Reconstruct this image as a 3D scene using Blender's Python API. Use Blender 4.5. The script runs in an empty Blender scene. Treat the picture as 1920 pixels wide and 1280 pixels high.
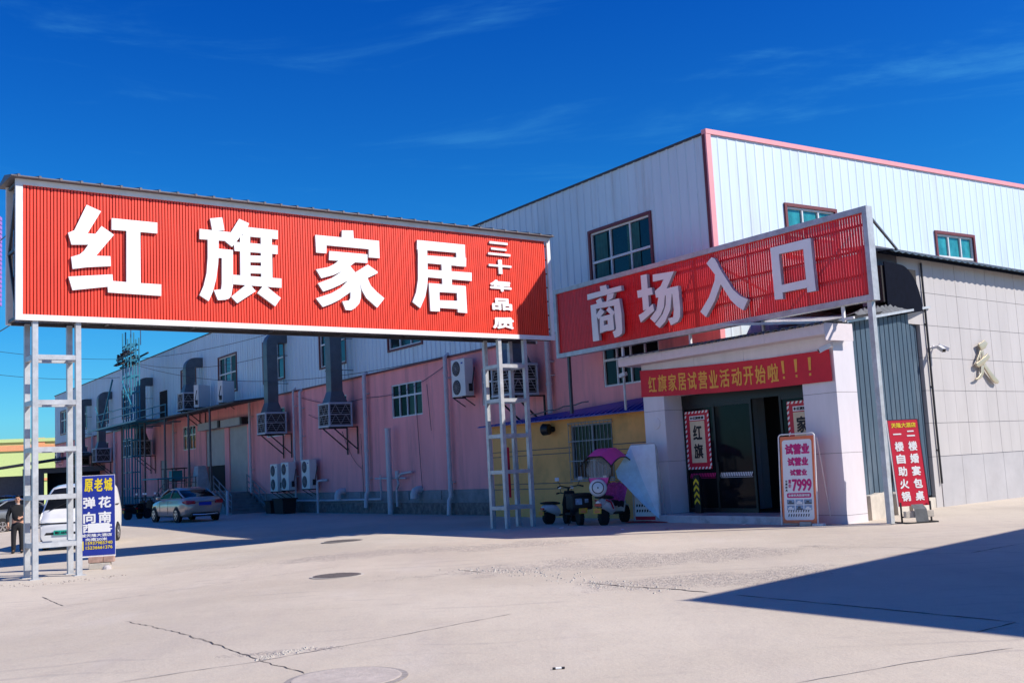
import bpy, bmesh, math, random
from math import radians as R, sin, cos, pi
from mathutils import Vector, Matrix, noise
random.seed(7)
scene = bpy.context.scene
COL = scene.collection

# ---------------------------------------------------------------- camera
FPX, PITCH, ROLL, CAM_H = 2031.35, R(6.5815), R(-2.9586), 1.65
cam = bpy.data.cameras.new('camera')
cam.sensor_width = 36.0
cam.lens = FPX / 1920 * 36.0
cam.clip_start, cam.clip_end = 0.1, 6000
cam_o = bpy.data.objects.new('camera', cam)
COL.objects.link(cam_o)
c_f = Vector((0, cos(PITCH), sin(PITCH)))
c_u = Vector((0, -sin(PITCH), cos(PITCH)))
c_x = Vector((1, 0, 0))
C_R = cos(ROLL) * c_x + sin(ROLL) * c_u
C_U = -sin(ROLL) * c_x + cos(ROLL) * c_u
cam_o.matrix_world = Matrix(((C_R.x, C_U.x, -c_f.x, 0), (C_R.y, C_U.y, -c_f.y, 0), (C_R.z, C_U.z, -c_f.z, CAM_H), (0, 0, 0, 1)))
scene.camera = cam_o

# ---------------------------------------------------------------- light, sky, exposure
SUN_V = Vector((1.19, -0.285, 1.0)).normalized()
SUN_EL = math.asin(SUN_V.z)
SUN_AZ = math.atan2(SUN_V.x, SUN_V.y)
sun = bpy.data.lights.new('sun', 'SUN')
sun.energy = 5.0
sun.angle = R(0.5)
sun.color = (1.0, 0.925, 0.83)
sun_o = bpy.data.objects.new('sun', sun)
COL.objects.link(sun_o)
sun_o.rotation_euler = SUN_V.to_track_quat('Z', 'Y').to_euler()
scene.view_settings.view_transform = 'Standard'
scene.view_settings.look = 'None'
scene.view_settings.gamma = 1
scene.view_settings.use_curve_mapping = False
scene.view_settings.exposure = 0.32
w = bpy.data.worlds.new('World')
scene.world = w
w.use_nodes = True
nt = w.node_tree
N, L = nt.nodes, nt.links
bg = N['Background']
sky = N.new('ShaderNodeTexSky')
sky.sky_type = 'NISHITA'
sky.sun_disc = False
sky.sun_elevation = SUN_EL
sky.sun_rotation = SUN_AZ
sky.air_density = 1.0
sky.dust_density = 0.3
sky.ozone_density = 3.0
hs = N.new('ShaderNodeHueSaturation')
hs.inputs['Saturation'].default_value = 1.45
hs.inputs['Value'].default_value = 1.1
mul = N.new('ShaderNodeMix'); mul.data_type = 'RGBA'; mul.blend_type = 'MULTIPLY'
mul.inputs['Factor'].default_value = 1.0
mul.inputs['B'].default_value = (0.26, 0.60, 1.08, 1)
tc = N.new('ShaderNodeTexCoord')
spz = N.new('ShaderNodeSeparateXYZ'); L.new(tc.outputs['Generated'], spz.inputs[0])
grd = N.new('ShaderNodeValToRGB'); e_ = grd.color_ramp.elements
e_[0].position = 0.0; e_[0].color = (0.30, 0.62, 1.0, 1)
e_[1].position = 0.42; e_[1].color = (0.27, 0.52, 1.0, 1)
k_ = e_.new(0.14); k_.color = (0.22, 0.73, 1.0, 1)
k_ = e_.new(0.06); k_.color = (0.26, 0.72, 1.0, 1)
k_ = e_.new(0.26); k_.color = (0.20, 0.66, 1.0, 1)
L.new(spz.outputs['Z'], grd.inputs[0]); L.new(grd.outputs[0], mul.inputs['B'])
mp = N.new('ShaderNodeMapping')
mp.inputs['Rotation'].default_value = (0.0, R(-7), R(0)); mp.inputs['Location'].default_value = (3.1, 0.7, 1.15)
mp.inputs['Scale'].default_value = (2.2, 1.2, 15.0)
n1 = N.new('ShaderNodeTexNoise'); n1.inputs['Scale'].default_value = 1.3; n1.inputs['Detail'].default_value = 9; n1.inputs['Roughness'].default_value = 0.62
n1.inputs['Distortion'].default_value = 0.5
cr = N.new('ShaderNodeMapRange'); cr.interpolation_type = 'SMOOTHSTEP'
cr.inputs['From Min'].default_value = 0.50; cr.inputs['From Max'].default_value = 0.85; cr.inputs['To Max'].default_value = 0.42
cl = N.new('ShaderNodeMix'); cl.data_type = 'RGBA'
cl.inputs['B'].default_value = (0.9, 4.2, 7.2, 1)
L.new(sky.outputs[0], hs.inputs['Color']); L.new(hs.outputs[0], mul.inputs['A'])
L.new(tc.outputs['Generated'], mp.inputs['Vector']); L.new(mp.outputs[0], n1.inputs['Vector'])
L.new(n1.outputs['Fac'], cr.inputs['Value']); L.new(cr.outputs[0], cl.inputs['Factor'])
L.new(mul.outputs['Result'], cl.inputs['A']); L.new(cl.outputs['Result'], bg.inputs['Color'])
bg.inputs['Strength'].default_value = 0.10

# ---------------------------------------------------------------- where a pixel of the photograph meets a real plane
def ray(px, py):
    return c_f * FPX + C_R * (px - 960) - C_U * (py - 640)
def gp(px, py, z=0.0):
    d = ray(px, py); t = (z - CAM_H) / d.z
    return Vector((0, 0, CAM_H)) + d * t
FR = {'side': ((5.555, 28.679), R(-56.157)), 'front': ((5.555, 28.679), R(33.843)), 'shop': ((7.271, 24.504), R(-55.436)),
      'gate': ((-9.892, 22.194), R(37.582)), 'hotel': ((11.04, 29.132), R(40.233)), 'shed': ((7.4, 24.7), R(51.67))}
def U(fr, px, py, y=0.0):
    (ox, oy), a = FR[fr]
    dr = Vector((cos(a), sin(a))); nn = Vector((-sin(a), cos(a)))
    P = Vector((ox, oy)) + nn * y
    d = ray(px, py); d2 = Vector((d.x, d.y))
    t = nn.dot(P) / nn.dot(d2)
    X = d2 * t
    return ((X - P).dot(dr), CAM_H + d.z * t)
def sm(t): t = max(0, min(1, t)); return t * t * (3 - 2 * t)
def gz(x, y): return -0.12 * sm((-3 - x) / 5) * sm((44 - y) / 10)

# ---------------------------------------------------------------- materials
MATS = {}
def mat(name, col, rough=0.6, metal=0.0, var=0.10, scale=6.0, bump=0.0, bscale=40.0, spec=0.5, stain=None, clear=0.0, vscale=(1, 1, 1)):
    m = bpy.data.materials.new(name); m.use_nodes = True
    t = m.node_tree; n, l = t.nodes, t.links
    b = n['Principled BSDF']
    b.inputs['Roughness'].default_value = rough; b.inputs['Metallic'].default_value = metal
    b.inputs['Specular IOR Level'].default_value = spec
    b.inputs['Coat Weight'].default_value = clear
    c = n.new('ShaderNodeTexCoord')
    mpp = n.new('ShaderNodeMapping'); mpp.inputs['Scale'].default_value = vscale
    l.new(c.outputs['Object'], mpp.inputs['Vector'])
    nz = n.new('ShaderNodeTexNoise'); nz.inputs['Scale'].default_value = scale; nz.inputs['Detail'].default_value = 6; nz.inputs['Roughness'].default_value = 0.65
    l.new(mpp.outputs[0], nz.inputs['Vector'])
    mr = n.new('ShaderNodeMapRange'); mr.inputs['From Min'].default_value = 0.3; mr.inputs['From Max'].default_value = 0.7
    mr.inputs['To Min'].default_value = 1 - var; mr.inputs['To Max'].default_value = 1 + var
    l.new(nz.outputs['Fac'], mr.inputs['Value'])
    mx = n.new('ShaderNodeMix'); mx.data_type = 'RGBA'; mx.blend_type = 'MULTIPLY'; mx.inputs['Factor'].default_value = 1
    mx.inputs['A'].default_value = (*col, 1)
    l.new(mr.outputs[0], mx.inputs['B'])
    out = mx.outputs['Result']
    if stain:
        scol, samt, sscale = stain
        n2 = n.new('ShaderNodeTexNoise'); n2.inputs['Scale'].default_value = sscale; n2.inputs['Detail'].default_value = 8; n2.inputs['Roughness'].default_value = 0.7
        l.new(mpp.outputs[0], n2.inputs['Vector'])
        r2 = n.new('ShaderNodeMapRange'); r2.inputs['From Min'].default_value = 0.52; r2.inputs['From Max'].default_value = 0.75; r2.inputs['To Max'].default_value = samt
        l.new(n2.outputs['Fac'], r2.inputs['Value'])
        m2 = n.new('ShaderNodeMix'); m2.data_type = 'RGBA'; m2.inputs['B'].default_value = (*scol, 1)
        l.new(r2.outputs[0], m2.inputs['Factor']); l.new(out, m2.inputs['A']); out = m2.outputs['Result']
    l.new(out, b.inputs['Base Color'])
    if bump:
        n3 = n.new('ShaderNodeTexNoise'); n3.inputs['Scale'].default_value = bscale; n3.inputs['Detail'].default_value = 4
        l.new(c.outputs['Object'], n3.inputs['Vector'])
        bp = n.new('ShaderNodeBump'); bp.inputs['Strength'].default_value = bump; bp.inputs['Distance'].default_value = 0.02
        l.new(n3.outputs['Fac'], bp.inputs['Height']); l.new(bp.outputs[0], b.inputs['Normal'])
    MATS[name] = m
    return m
mat('white_clad', (0.58, 0.70, 0.78), 0.45, 0, 0.06, 1.2, stain=((0.42, 0.39, 0.34), 0.42, 1.5), vscale=(1.4, 1.4, 0.12))
mat('pink_wall', (0.93, 0.35, 0.35), 0.85, 0, 0.12, 0.9, 0.15, 60, stain=((0.36, 0.19, 0.20), 0.65, 0.8), vscale=(1.6, 1, 0.22))
mat('plinth', (0.24, 0.24, 0.25), 0.9, 0, 0.2, 2.0, 0.3, 30, stain=((0.10, 0.09, 0.09), 0.6, 1.5))
mat('rubble_stone', (0.17, 0.14, 0.13), 0.95, 0, 0.5, 5.0, 1.0, 9, stain=((0.38, 0.34, 0.30), 0.5, 4))
mat('pink_trim', (0.75, 0.30, 0.33), 0.5, 0, 0.05)
mat('red_trim', (0.14, 0.018, 0.024), 0.5, 0, 0.15)
mat('dark_edge', (0.05, 0.05, 0.06), 0.6)
mat('white_paint', (0.76, 0.76, 0.76), 0.45, 0, 0.07, 3, stain=((0.5, 0.47, 0.45), 0.35, 2))
mat('frame_white', (0.66, 0.67, 0.68), 0.4, 0, 0.08)
mat('teal_glass', (0.004, 0.018, 0.026), 0.05, 0, 0.5, 1.5, spec=0.35)
mat('teal_blind', (0.03, 0.24, 0.26), 0.12, 0, 0.55, 2.2, spec=0.9, vscale=(1, 1, .6))
mat('dark_glass', (0.008, 0.009, 0.011), 0.06, 0, 0.3, 2, spec=0.12)
mat('curtain', (0.012, 0.10, 0.10), 0.8, 0, 0.3, 3)
mat('galv', (0.46, 0.48, 0.50), 0.40, 0.2, 0.22, 4, 0.05, 60, stain=((0.34, 0.33, 0.33), 0.4, 3))
mat('galv_dark', (0.10, 0.10, 0.11), 0.5, 0.6, 0.25, 3)
mat('sign_red', (0.84, 0.055, 0.022), 0.42, 0, 0.16, 3.0, stain=((0.60, 0.06, 0.04), 0.45, 0.8), vscale=(2.5, 1, 0.25))
mat('sign_red_dark', (0.07, 0.004, 0.005), 0.6, 0, 0.1)
mat('entry_red', (0.74, 0.008, 0.012), 0.45, 0, 0.22, 3, vscale=(3, 1, .5))
mat('letter_white', (0.88, 0.88, 0.88), 0.4, 0, 0.03, 3)
mat('letter_side', (0.45, 0.44, 0.48), 0.5, 0, 0.1)
mat('roof_sheet', (0.13, 0.12, 0.13), 0.5, 0.2, 0.25, 2)
mat('panel_white', (0.70, 0.66, 0.70), 0.28, 0, 0.07, 1.5, stain=((0.52, 0.49, 0.50), 0.35, 1.1), vscale=(1.5, 1, .3))
mat('joint', (0.10, 0.09, 0.10), 0.8)
mat('canopy_pvc', (0.66, 0.60, 0.62), 0.5, 0, 0.05)
mat('banner_red', (0.58, 0.008, 0.03), 0.6, 0, 0.08, 4, 0.06, 8)
mat('gold_text', (0.78, 0.38, 0.06), 0.6, 0, 0.1)
mat('door_metal', (0.012, 0.012, 0.014), 0.35, 0.2)
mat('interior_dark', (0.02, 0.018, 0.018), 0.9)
mat('marble', (0.50, 0.50, 0.53), 0.25, 0, 0.12, 2, stain=((0.10, 0.10, 0.12), 0.7, 2.2))
mat('yellow_wall', (0.84, 0.41, 0.13), 0.85, 0, 0.12, 1.0, 0.1, 60, stain=((0.20, 0.13, 0.06), 0.4, 0.9))
mat('blue_roof', (0.01, 0.03, 0.30), 0.4, 0, 0.2, 2)
mat('shed_blue', (0.038, 0.070, 0.105), 0.55, 0, 0.14, 1.5, stain=((0.22, 0.26, 0.30), 0.4, 1.2), vscale=(1, 1, 0.3))
mat('concrete', (0.50, 0.46, 0.40), 0.9, 0, 0.15, 3, 0.3, 30, stain=((0.30, 0.27, 0.24), 0.4, 2))
mat('tile_grey', (0.45, 0.43, 0.425), 0.6, 0, 0.08, 0.8, 0.03, 50, stain=((0.34, 0.32, 0.31), 0.4, .6), vscale=(1.5, 1, .3))
mat('tile_base', (0.40, 0.39, 0.40), 0.6, 0, 0.10, 0.8, stain=((0.3, 0.28, 0.28), 0.4, 1))
mat('tile_joint', (0.12, 0.12, 0.14), 0.8)
mat('steel_and_shade_black', (0.004, 0.006, 0.014), 0.8, 0, 0.2, spec=0.05)  # near-black, for steel trims and for the shade painted as an arched panel
mat('gold_metal', (0.50, 0.43, 0.30), 0.4, 0.5, 0.1, 5)
mat('black_pipe', (0.02, 0.02, 0.025), 0.5)
mat('pvc_pipe', (0.56, 0.53, 0.55), 0.5, 0, 0.15, 3, stain=((0.25, 0.22, 0.22), 0.5, 3))
mat('duct_metal', (0.10, 0.115, 0.13), 0.45, 0.3, 0.2, 2)
mat('cooler_body', (0.42, 0.47, 0.52), 0.5, 0, 0.1)
mat('cooler_grille', (0.30, 0.30, 0.31), 0.6, 0, 0.2)
mat('cooler_pad', (0.015, 0.015, 0.018), 0.9)
mat('ac_white', (0.68, 0.67, 0.66), 0.45, 0, 0.06, 3, stain=((0.4, 0.36, 0.33), 0.3, 3))
mat('ac_fan', (0.035, 0.035, 0.04), 0.7)
mat('steel_black', (0.02, 0.02, 0.024), 0.6, 0.2)
mat('shutter', (0.36, 0.33, 0.33), 0.55, 0.2, 0.12, 2)
mat('awning', (0.04, 0.045, 0.05), 0.7)
mat('tower_teal', (0.022, 0.19, 0.29), 0.45, 0, 0.1)
mat('tower_blue', (0.015, 0.06, 0.14), 0.5, 0, 0.15)
mat('rubber', (0.012, 0.012, 0.013), 0.85)
mat('alloy', (0.5, 0.5, 0.52), 0.3, 0.8)
mat('car_beige', (0.50, 0.36, 0.28), 0.28, 0.25, 0.03, clear=0.8)
mat('car_grey', (0.16, 0.18, 0.20), 0.3, 0.4, 0.03, clear=0.8)
mat('car_black', (0.012, 0.012, 0.014), 0.25, 0.1, 0.03, clear=0.8)
mat('van_white', (0.80, 0.80, 0.79), 0.3, 0, 0.02, clear=0.5)
mat('chrome', (0.7, 0.7, 0.72), 0.15, 1.0, 0.03)
mat('red_lens', (0.45, 0.01, 0.02), 0.2, 0, 0.05)
mat('clear_lens', (0.75, 0.75, 0.78), 0.12, 0, 0.05)
mat('black_plastic', (0.014, 0.014, 0.016), 0.45, 0, 0.1)
mat('plate_green', (0.02, 0.45, 0.32), 0.4)
mat('plate_blue', (0.01, 0.04, 0.38), 0.4)
mat('plate_yellow', (0.72, 0.38, 0.02), 0.4)
mat('print_black', (0.01, 0.01, 0.012), 0.6)
mat('print_white', (0.82, 0.82, 0.82), 0.5, 0, 0.02)
mat('print_yellow', (0.80, 0.62, 0.02), 0.5)
mat('print_blue', (0.012, 0.03, 0.30), 0.4, 0, 0.06, 5)
mat('print_red', (0.55, 0.006, 0.035), 0.45, 0, 0.04)
mat('print_magenta', (0.60, 0.01, 0.17), 0.5)
mat('print_orange', (0.80, 0.20, 0.08), 0.5)
mat('print_cream', (0.72, 0.60, 0.40), 0.5)
mat('photo_blue', (0.22, 0.33, 0.48), 0.5, 0, 0.6, 9)
mat('film_back', (0.46, 0.68, 0.80), 0.35, 0, 0.2, 3)
mat('peel_vinyl', (0.66, 0.76, 0.84), 0.35, 0, 0.12, 3)
mat('brick', (0.40, 0.26, 0.21), 0.9, 0, 0.3, 8, 0.4, 40)
mat('skin', (0.50, 0.27, 0.18), 0.55, 0, 0.05)
mat('grit', (0.34, 0.29, 0.25), 0.95, 0, 0.3, 20)
mat('hair', (0.008, 0.007, 0.007), 0.5)
mat('cloth_black', (0.010, 0.011, 0.014), 0.85, 0, 0.2, 12, 0.2, 25)
mat('cloth_white', (0.6, 0.6, 0.6), 0.8)
mat('scooter_white', (0.70, 0.72, 0.72), 0.3, 0, 0.03, clear=0.5)
mat('scooter_black', (0.010, 0.010, 0.013), 0.5, 0, 0.05, spec=0.3)
mat('seat_leather', (0.02, 0.018, 0.017), 0.6, 0, 0.1)
mat('hood_pink', (0.80, 0.07, 0.32), 0.6, 0, 0.08, 4)
mat('quilt_pink', (0.45, 0.05, 0.24), 0.85, 0, 0.45, 14, 0.5, 18)
mat('green_paint', (0.60, 0.74, 0.30), 0.7, 0, 0.05)
mat('orange_paint', (0.84, 0.38, 0.18), 0.7)
mat('purple_paint', (0.36, 0.17, 0.50), 0.6)
mat('teal_paint', (0.01, 0.26, 0.30), 0.6)
mat('shed_dark', (0.016, 0.017, 0.022), 0.85)
mat('shed_wall', (0.15, 0.14, 0.14), 0.9, 0, 0.15)
mat('rail_grey', (0.20, 0.21, 0.23), 0.5, 0.2, 0.15)
mat('manhole_concrete', (0.47, 0.41, 0.36), 0.9, 0, 0.15, 6, 0.3, 30)
mat('manhole', (0.17, 0.15, 0.14), 0.7, 0.3, 0.25, 20, 0.4, 60)
mat('crack', (0.07, 0.06, 0.06), 0.95)
mat('seam', (0.30, 0.27, 0.25), 0.95, 0, 0.25, 20)
mat('stone_block', (0.45, 0.42, 0.42), 0.85, 0, 0.2, 3, 0.3, 20)
mat('tub_dark', (0.03, 0.014, 0.014), 0.8)
mat('grey_cloth', (0.10, 0.11, 0.12), 0.8, 0, 0.3, 4, 0.5, 10)
mat('clear_film', (0.35, 0.37, 0.40), 0.15)
fm = MATS['clear_film'].node_tree.nodes['Principled BSDF']; fm.inputs['Alpha'].default_value = 0.42
mat('far_wall', (0.34, 0.33, 0.32), 0.8, 0, 0.08)
M = MATS

# ---------------------------------------------------------------- mesh builder
class MB:
    def __init__(self, T=None):
        self.v, self.f, self.m, self.T, self.cur = [], [], [], T, 0
    def add(self, vs, fs):
        o = len(self.v)
        self.v += [Vector(p) for p in vs] if self.T is None else [self.T @ Vector(p) for p in vs]
        for f in fs: self.f.append([i + o for i in f]); self.m.append(self.cur)
    def slot(self, i): self.cur = i; return self
    def box(self, x0, x1, y0, y1, z0, z1, X=None):
        vs = [Vector((x, y, z)) for z in (z0, z1) for y in (y0, y1) for x in (x0, x1)]
        if X is not None: vs = [X @ p for p in vs]
        self.add(vs, [(0, 2, 3, 1), (4, 5, 7, 6), (0, 1, 5, 4), (2, 6, 7, 3), (0, 4, 6, 2), (1, 3, 7, 5)])
        return self
    def beam(self, a, b, w, h=None, up=(0, 0, 1)):
        a, b = Vector(a), Vector(b); h = h or w
        d = (b - a); ln = d.length; d.normalize()
        u = Vector(up)
        if abs(d.dot(u)) > 0.98: u = Vector((0, 1, 0))
        s = d.cross(u).normalized(); t = s.cross(d)
        vs = [p + s * sx * w / 2 + t * sy * h / 2 for p in (a, b) for sx, sy in ((-1, -1), (1, -1), (1, 1), (-1, 1))]
        self.add(vs, [(3, 2, 1, 0), (4, 5, 6, 7), (0, 1, 5, 4), (1, 2, 6, 5), (2, 3, 7, 6), (3, 0, 4, 7)])
        return self
    def prism(self, poly, y0, y1):
        n = len(poly)
        ar = sum(poly[i][0] * poly[(i + 1) % n][1] - poly[(i + 1) % n][0] * poly[i][1] for i in range(n))
        if ar < 0: poly = poly[::-1]
        vs = [(x, y0, z) for x, z in poly] + [(x, y1, z) for x, z in poly]
        fs = [list(range(n)), list(range(2 * n - 1, n - 1, -1))] + [(i, i + n, (i + 1) % n + n, (i + 1) % n) for i in range(n)]
        self.add(vs, fs)
        return self
    def quad(self, a, b, c, d): self.add([a, b, c, d], [(0, 1, 2, 3)]); return self
    def tube(self, pts, r, seg=8, cap=True):
        pts = [Vector(p) for p in pts]; n = len(pts)
        rs = r if isinstance(r, (list, tuple)) else [r] * n
        vs, fs = [], []
        ref = None
        for i, p in enumerate(pts):
            d = (pts[min(i + 1, n - 1)] - pts[max(i - 1, 0)]).normalized()
            if ref is None: ref = Vector((0, 0, 1)) if abs(d.z) < 0.9 else Vector((1, 0, 0))
            s = d.cross(ref).normalized(); t = s.cross(d); ref = t
            for k in range(seg):
                a = 2 * pi * k / seg
                vs.append(p + (s * cos(a) + t * sin(a)) * rs[i])
        for i in range(n - 1):
            for k in range(seg):
                fs.append((i * seg + k, i * seg + (k + 1) % seg, (i + 1) * seg + (k + 1) % seg, (i + 1) * seg + k))
        if cap: fs += [list(range(seg - 1, -1, -1)), list(range((n - 1) * seg, n * seg))]
        self.add(vs, fs); return self
    def lathe(self, prof, c, axis, seg=20):
        c, ax = Vector(c), Vector(axis).normalized()
        u = ax.orthogonal().normalized(); v = ax.cross(u)
        vs, fs = [], []
        for h, r in prof:
            for k in range(seg):
                a = 2 * pi * k / seg
                vs.append(c + ax * h + (u * cos(a) + v * sin(a)) * r)
        for i in range(len(prof) - 1):
            for k in range(seg):
                fs.append((i * seg + k, i * seg + (k + 1) % seg, (i + 1) * seg + (k + 1) % seg, (i + 1) * seg + k))
        fs += [list(range(seg - 1, -1, -1)), list(range((len(prof) - 1) * seg, len(prof) * seg))]
        self.add(vs, fs); return self
    def loft(self, rings, closed=True, cap=True):
        n = len(rings[0]); vs = [p for r in rings for p in r]; fs = []
        for i in range(len(rings) - 1):
            for k in range(n if closed else n - 1):
                fs.append((i * n + k, i * n + (k + 1) % n, (i + 1) * n + (k + 1) % n, (i + 1) * n + k))
        if cap: fs += [list(range(n - 1, -1, -1)), list(range((len(rings) - 1) * n, len(rings) * n))]
        self.add(vs, fs); return self
    def build(self, name, mats, parent=None, smooth=False, bevel=0, angle=35):
        me = bpy.data.meshes.new(name)
        me.from_pydata([tuple(p) for p in self.v], [], self.f)
        for i, p in enumerate(me.polygons): p.material_index = self.m[i]
        if bevel:
            bm = bmesh.new(); bm.from_mesh(me)
            es = [e for e in bm.edges if len(e.link_faces) == 2 and e.calc_face_angle(0) > 0.6]
            bmesh.ops.bevel(bm, geom=es, offset=bevel, segments=2, affect='EDGES', profile=0.6)
            bm.to_mesh(me); bm.free()
        if not isinstance(mats, (list, tuple)): mats = [mats]
        for m in mats: me.materials.append(M[m])
        if smooth:
            for p in me.polygons: p.use_smooth = True
            me.set_sharp_from_angle(angle=R(angle))
        me.update()
        o = bpy.data.objects.new(name, me); COL.objects.link(o)
        if parent is not None: o.parent = parent
        return o

def tag(o, label=None, cat=None, group=None, kind=None):
    if label: o['label'] = label
    if cat: o['category'] = cat
    if group: o['group'] = group
    if kind: o['kind'] = kind
    return o
def thing(name, label, cat, loc, rot=0.0, group=None):
    o = bpy.data.objects.new(name, None); COL.objects.link(o)
    o.empty_display_size = 0.2
    o.location = Vector(loc); o.rotation_euler = (0, 0, rot)
    return tag(o, label, cat, group)
def structure(o): o['kind'] = 'structure'; return o
def dup(root, loc, rot, label, group=None):
    r = root.copy(); COL.objects.link(r); r.location = loc; r.rotation_euler = (0, 0, rot); r['label'] = label
    if group: r['group'] = group
    for ch in [c for c in root.children]:
        c = ch.copy(); COL.objects.link(c); c.parent = r
        for g in ch.children:
            d = g.copy(); COL.objects.link(d); d.parent = c
    return r
def at_frame(fr, x=0, y=0, z=0):
    (ox, oy), a = FR[fr]
    return Vector((ox + cos(a) * x - sin(a) * y, oy + sin(a) * x + cos(a) * y, z)), a

# ---------------------------------------------------------------- lettering
TXT = {}
def glyphs(s):
    if s in TXT: return TXT[s]
    cu = bpy.data.curves.new('lettering', 'FONT'); cu.body = s; cu.size = 1.0; cu.resolution_u = 3
    ob = bpy.data.objects.new('lettering', cu); COL.objects.link(ob)
    bpy.context.view_layer.update()
    me = bpy.data.meshes.new_from_object(ob.evaluated_get(bpy.context.evaluated_depsgraph_get()))
    v = [(p.co.x, p.co.y) for p in me.vertices]; f = [list(p.vertices) for p in me.polygons]
    bpy.data.objects.remove(ob); bpy.data.curves.remove(cu); bpy.data.meshes.remove(me)
    TXT[s] = (v, f); return v, f
def text(mb, s, x0, x1, z0, z1, y, bold=0.0, P=None):
    """letters fitted to the rectangle x0..x1, z0..z1, facing -y; P maps the flat (x, z) to a point"""
    v, f = glyphs(s)
    xs = [p[0] for p in v]; zs = [p[1] for p in v]
    ax, bx, az, bz = min(xs), max(xs), min(zs), max(zs)
    sx = (x1 - x0 - 2 * bold) / max(bx - ax, 1e-6); sz = (z1 - z0 - 2 * bold) / max(bz - az, 1e-6)
    offs = [(0, 0)] if not bold else [(0, 0)] + [(bold * cos(a), bold * sin(a)) for a in [k * pi / 4 for k in range(8)]]
    for i, (dx, dz) in enumerate(offs):
        vs = [(x0 + bold + (p[0] - ax) * sx + dx, y - 0.0004 * i, z0 + bold + (p[1] - az) * sz + dz) for p in v]
        if P: vs = [P(*q) for q in vs]
        mb.add(vs, f)
    return mb
def word(parent, m, *a, X=None, **k):
    mb = MB(X); text(mb, *a, **k); return mb.build('lettering', m, parent)

# ---------------------------------------------------------------- wall helpers
def wall(mb, x0, x1, z0, z1, holes=(), y=0.0, depth=0.12):
    xs = sorted({x0, x1, *[min(max(h[0], x0), x1) for h in holes], *[min(max(h[1], x0), x1) for h in holes]})
    zs = sorted({z0, z1, *[min(max(h[2], z0), z1) for h in holes], *[min(max(h[3], z0), z1) for h in holes]})
    for i in range(len(xs) - 1):
        for j in range(len(zs) - 1):
            cx, cz = (xs[i] + xs[i + 1]) / 2, (zs[j] + zs[j + 1]) / 2
            if any(h[0] < cx < h[1] and h[2] < cz < h[3] for h in holes): continue
            mb.quad((xs[i], y, zs[j]), (xs[i + 1], y, zs[j]), (xs[i + 1], y, zs[j + 1]), (xs[i], y, zs[j + 1]))
    for a, b, c, d in holes:
        mb.quad((a, y, c), (a, y, d), (a, y + depth, d), (a, y + depth, c))
        mb.quad((b, y, d), (b, y, c), (b, y + depth, c), (b, y + depth, d))
        mb.quad((a, y, d), (b, y, d), (b, y + depth, d), (a, y + depth, d))
        mb.quad((b, y, c), (a, y, c), (a, y + depth, c), (b, y + depth, c))
def ribs(mb, x0, x1, z0, z1, pitch, d, holes=(), y=0.0, prof=((0, 0), (.70, 0), (.76, -1), (.92, -1), (.98, 0))):
    pts = []
    k = 0
    while x0 + k * pitch < x1:
        for a, b in prof: pts.append((x0 + (k + a) * pitch, y + b * d))
        k += 1
    pts = [p for p in pts if p[0] < x1 - 1e-6] + [(x1, y)]
    def yat(x):
        for i in range(len(pts) - 1):
            if pts[i][0] <= x <= pts[i + 1][0]:
                t = (x - pts[i][0]) / max(pts[i + 1][0] - pts[i][0], 1e-9)
                return pts[i][1] + t * (pts[i + 1][1] - pts[i][1])
        return y
    extra = [(h[e], yat(h[e])) for h in holes for e in (0, 1) if x0 < h[e] < x1]
    pts = sorted(set(pts + extra))
    for (a, ya), (b, yb) in zip(pts, pts[1:]):
        if b - a < 1e-6: continue
        cx = (a + b) / 2; z = z0
        for h in sorted([h for h in holes if h[0] < cx < h[1]], key=lambda h: h[2]):
            if h[2] > z: mb.quad((a, ya, z), (b, yb, z), (b, yb, h[2]), (a, ya, h[2]))
            z = h[3]
        if z < z1: mb.quad((a, ya, z), (b, yb, z), (b, yb, z1), (a, ya, z1))
def window(parent, T, x0, x1, z0, z1, trim, split=0.58, cols=3, glass='teal_glass', yr=0.06, out=0.05, low_cols=None):
    f = MB(T)
    if trim:
        t = 0.09
        f.slot(0)
        f.box(x0 - t, x0, -out, yr, z0 - t, z1 + t); f.box(x1, x1 + t, -out, yr, z0 - t, z1 + t)
        f.box(x0, x1, -out - .003, yr, z1, z1 + t + .003); f.box(x0, x1, -out - .003, yr, z0 - t, z0)
    f.slot(1); s = 0.055; e = .004
    f.box(x0 + e, x0 + s, yr - .05, yr + .03, z0 + e, z1 - e); f.box(x1 - s, x1 - e, yr - .05, yr + .03, z0 + e, z1 - e)
    f.box(x0 + s, x1 - s, yr - .052, yr + .03, z0 + e, z0 + s); f.box(x0 + s, x1 - s, yr - .052, yr + .03, z1 - s, z1 - e)
    zm = z0 + (z1 - z0) * split
    f.box(x0 + s, x1 - s, yr - .055, yr + .03, zm - .035, zm + .035)
    for k in range(1, cols):
        xm = x0 + (x1 - x0) * k / cols
        f.box(xm - .025, xm + .025, yr - .048, yr + .03, zm + .035, z1 - s)
        f.box(xm - .025, xm + .025, yr - .048, yr + .03, z0 + s, zm - .035)
    fo = f.build('window', ['red_trim', 'frame_white'] if trim else ['frame_white', 'frame_white'], parent)
    g = MB(T); g.box(x0 + .01, x1 - .01, yr + .005, yr + .012, z0 + .01, z1 - .01)
    g.build('pane', glass, fo)
    return fo
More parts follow.
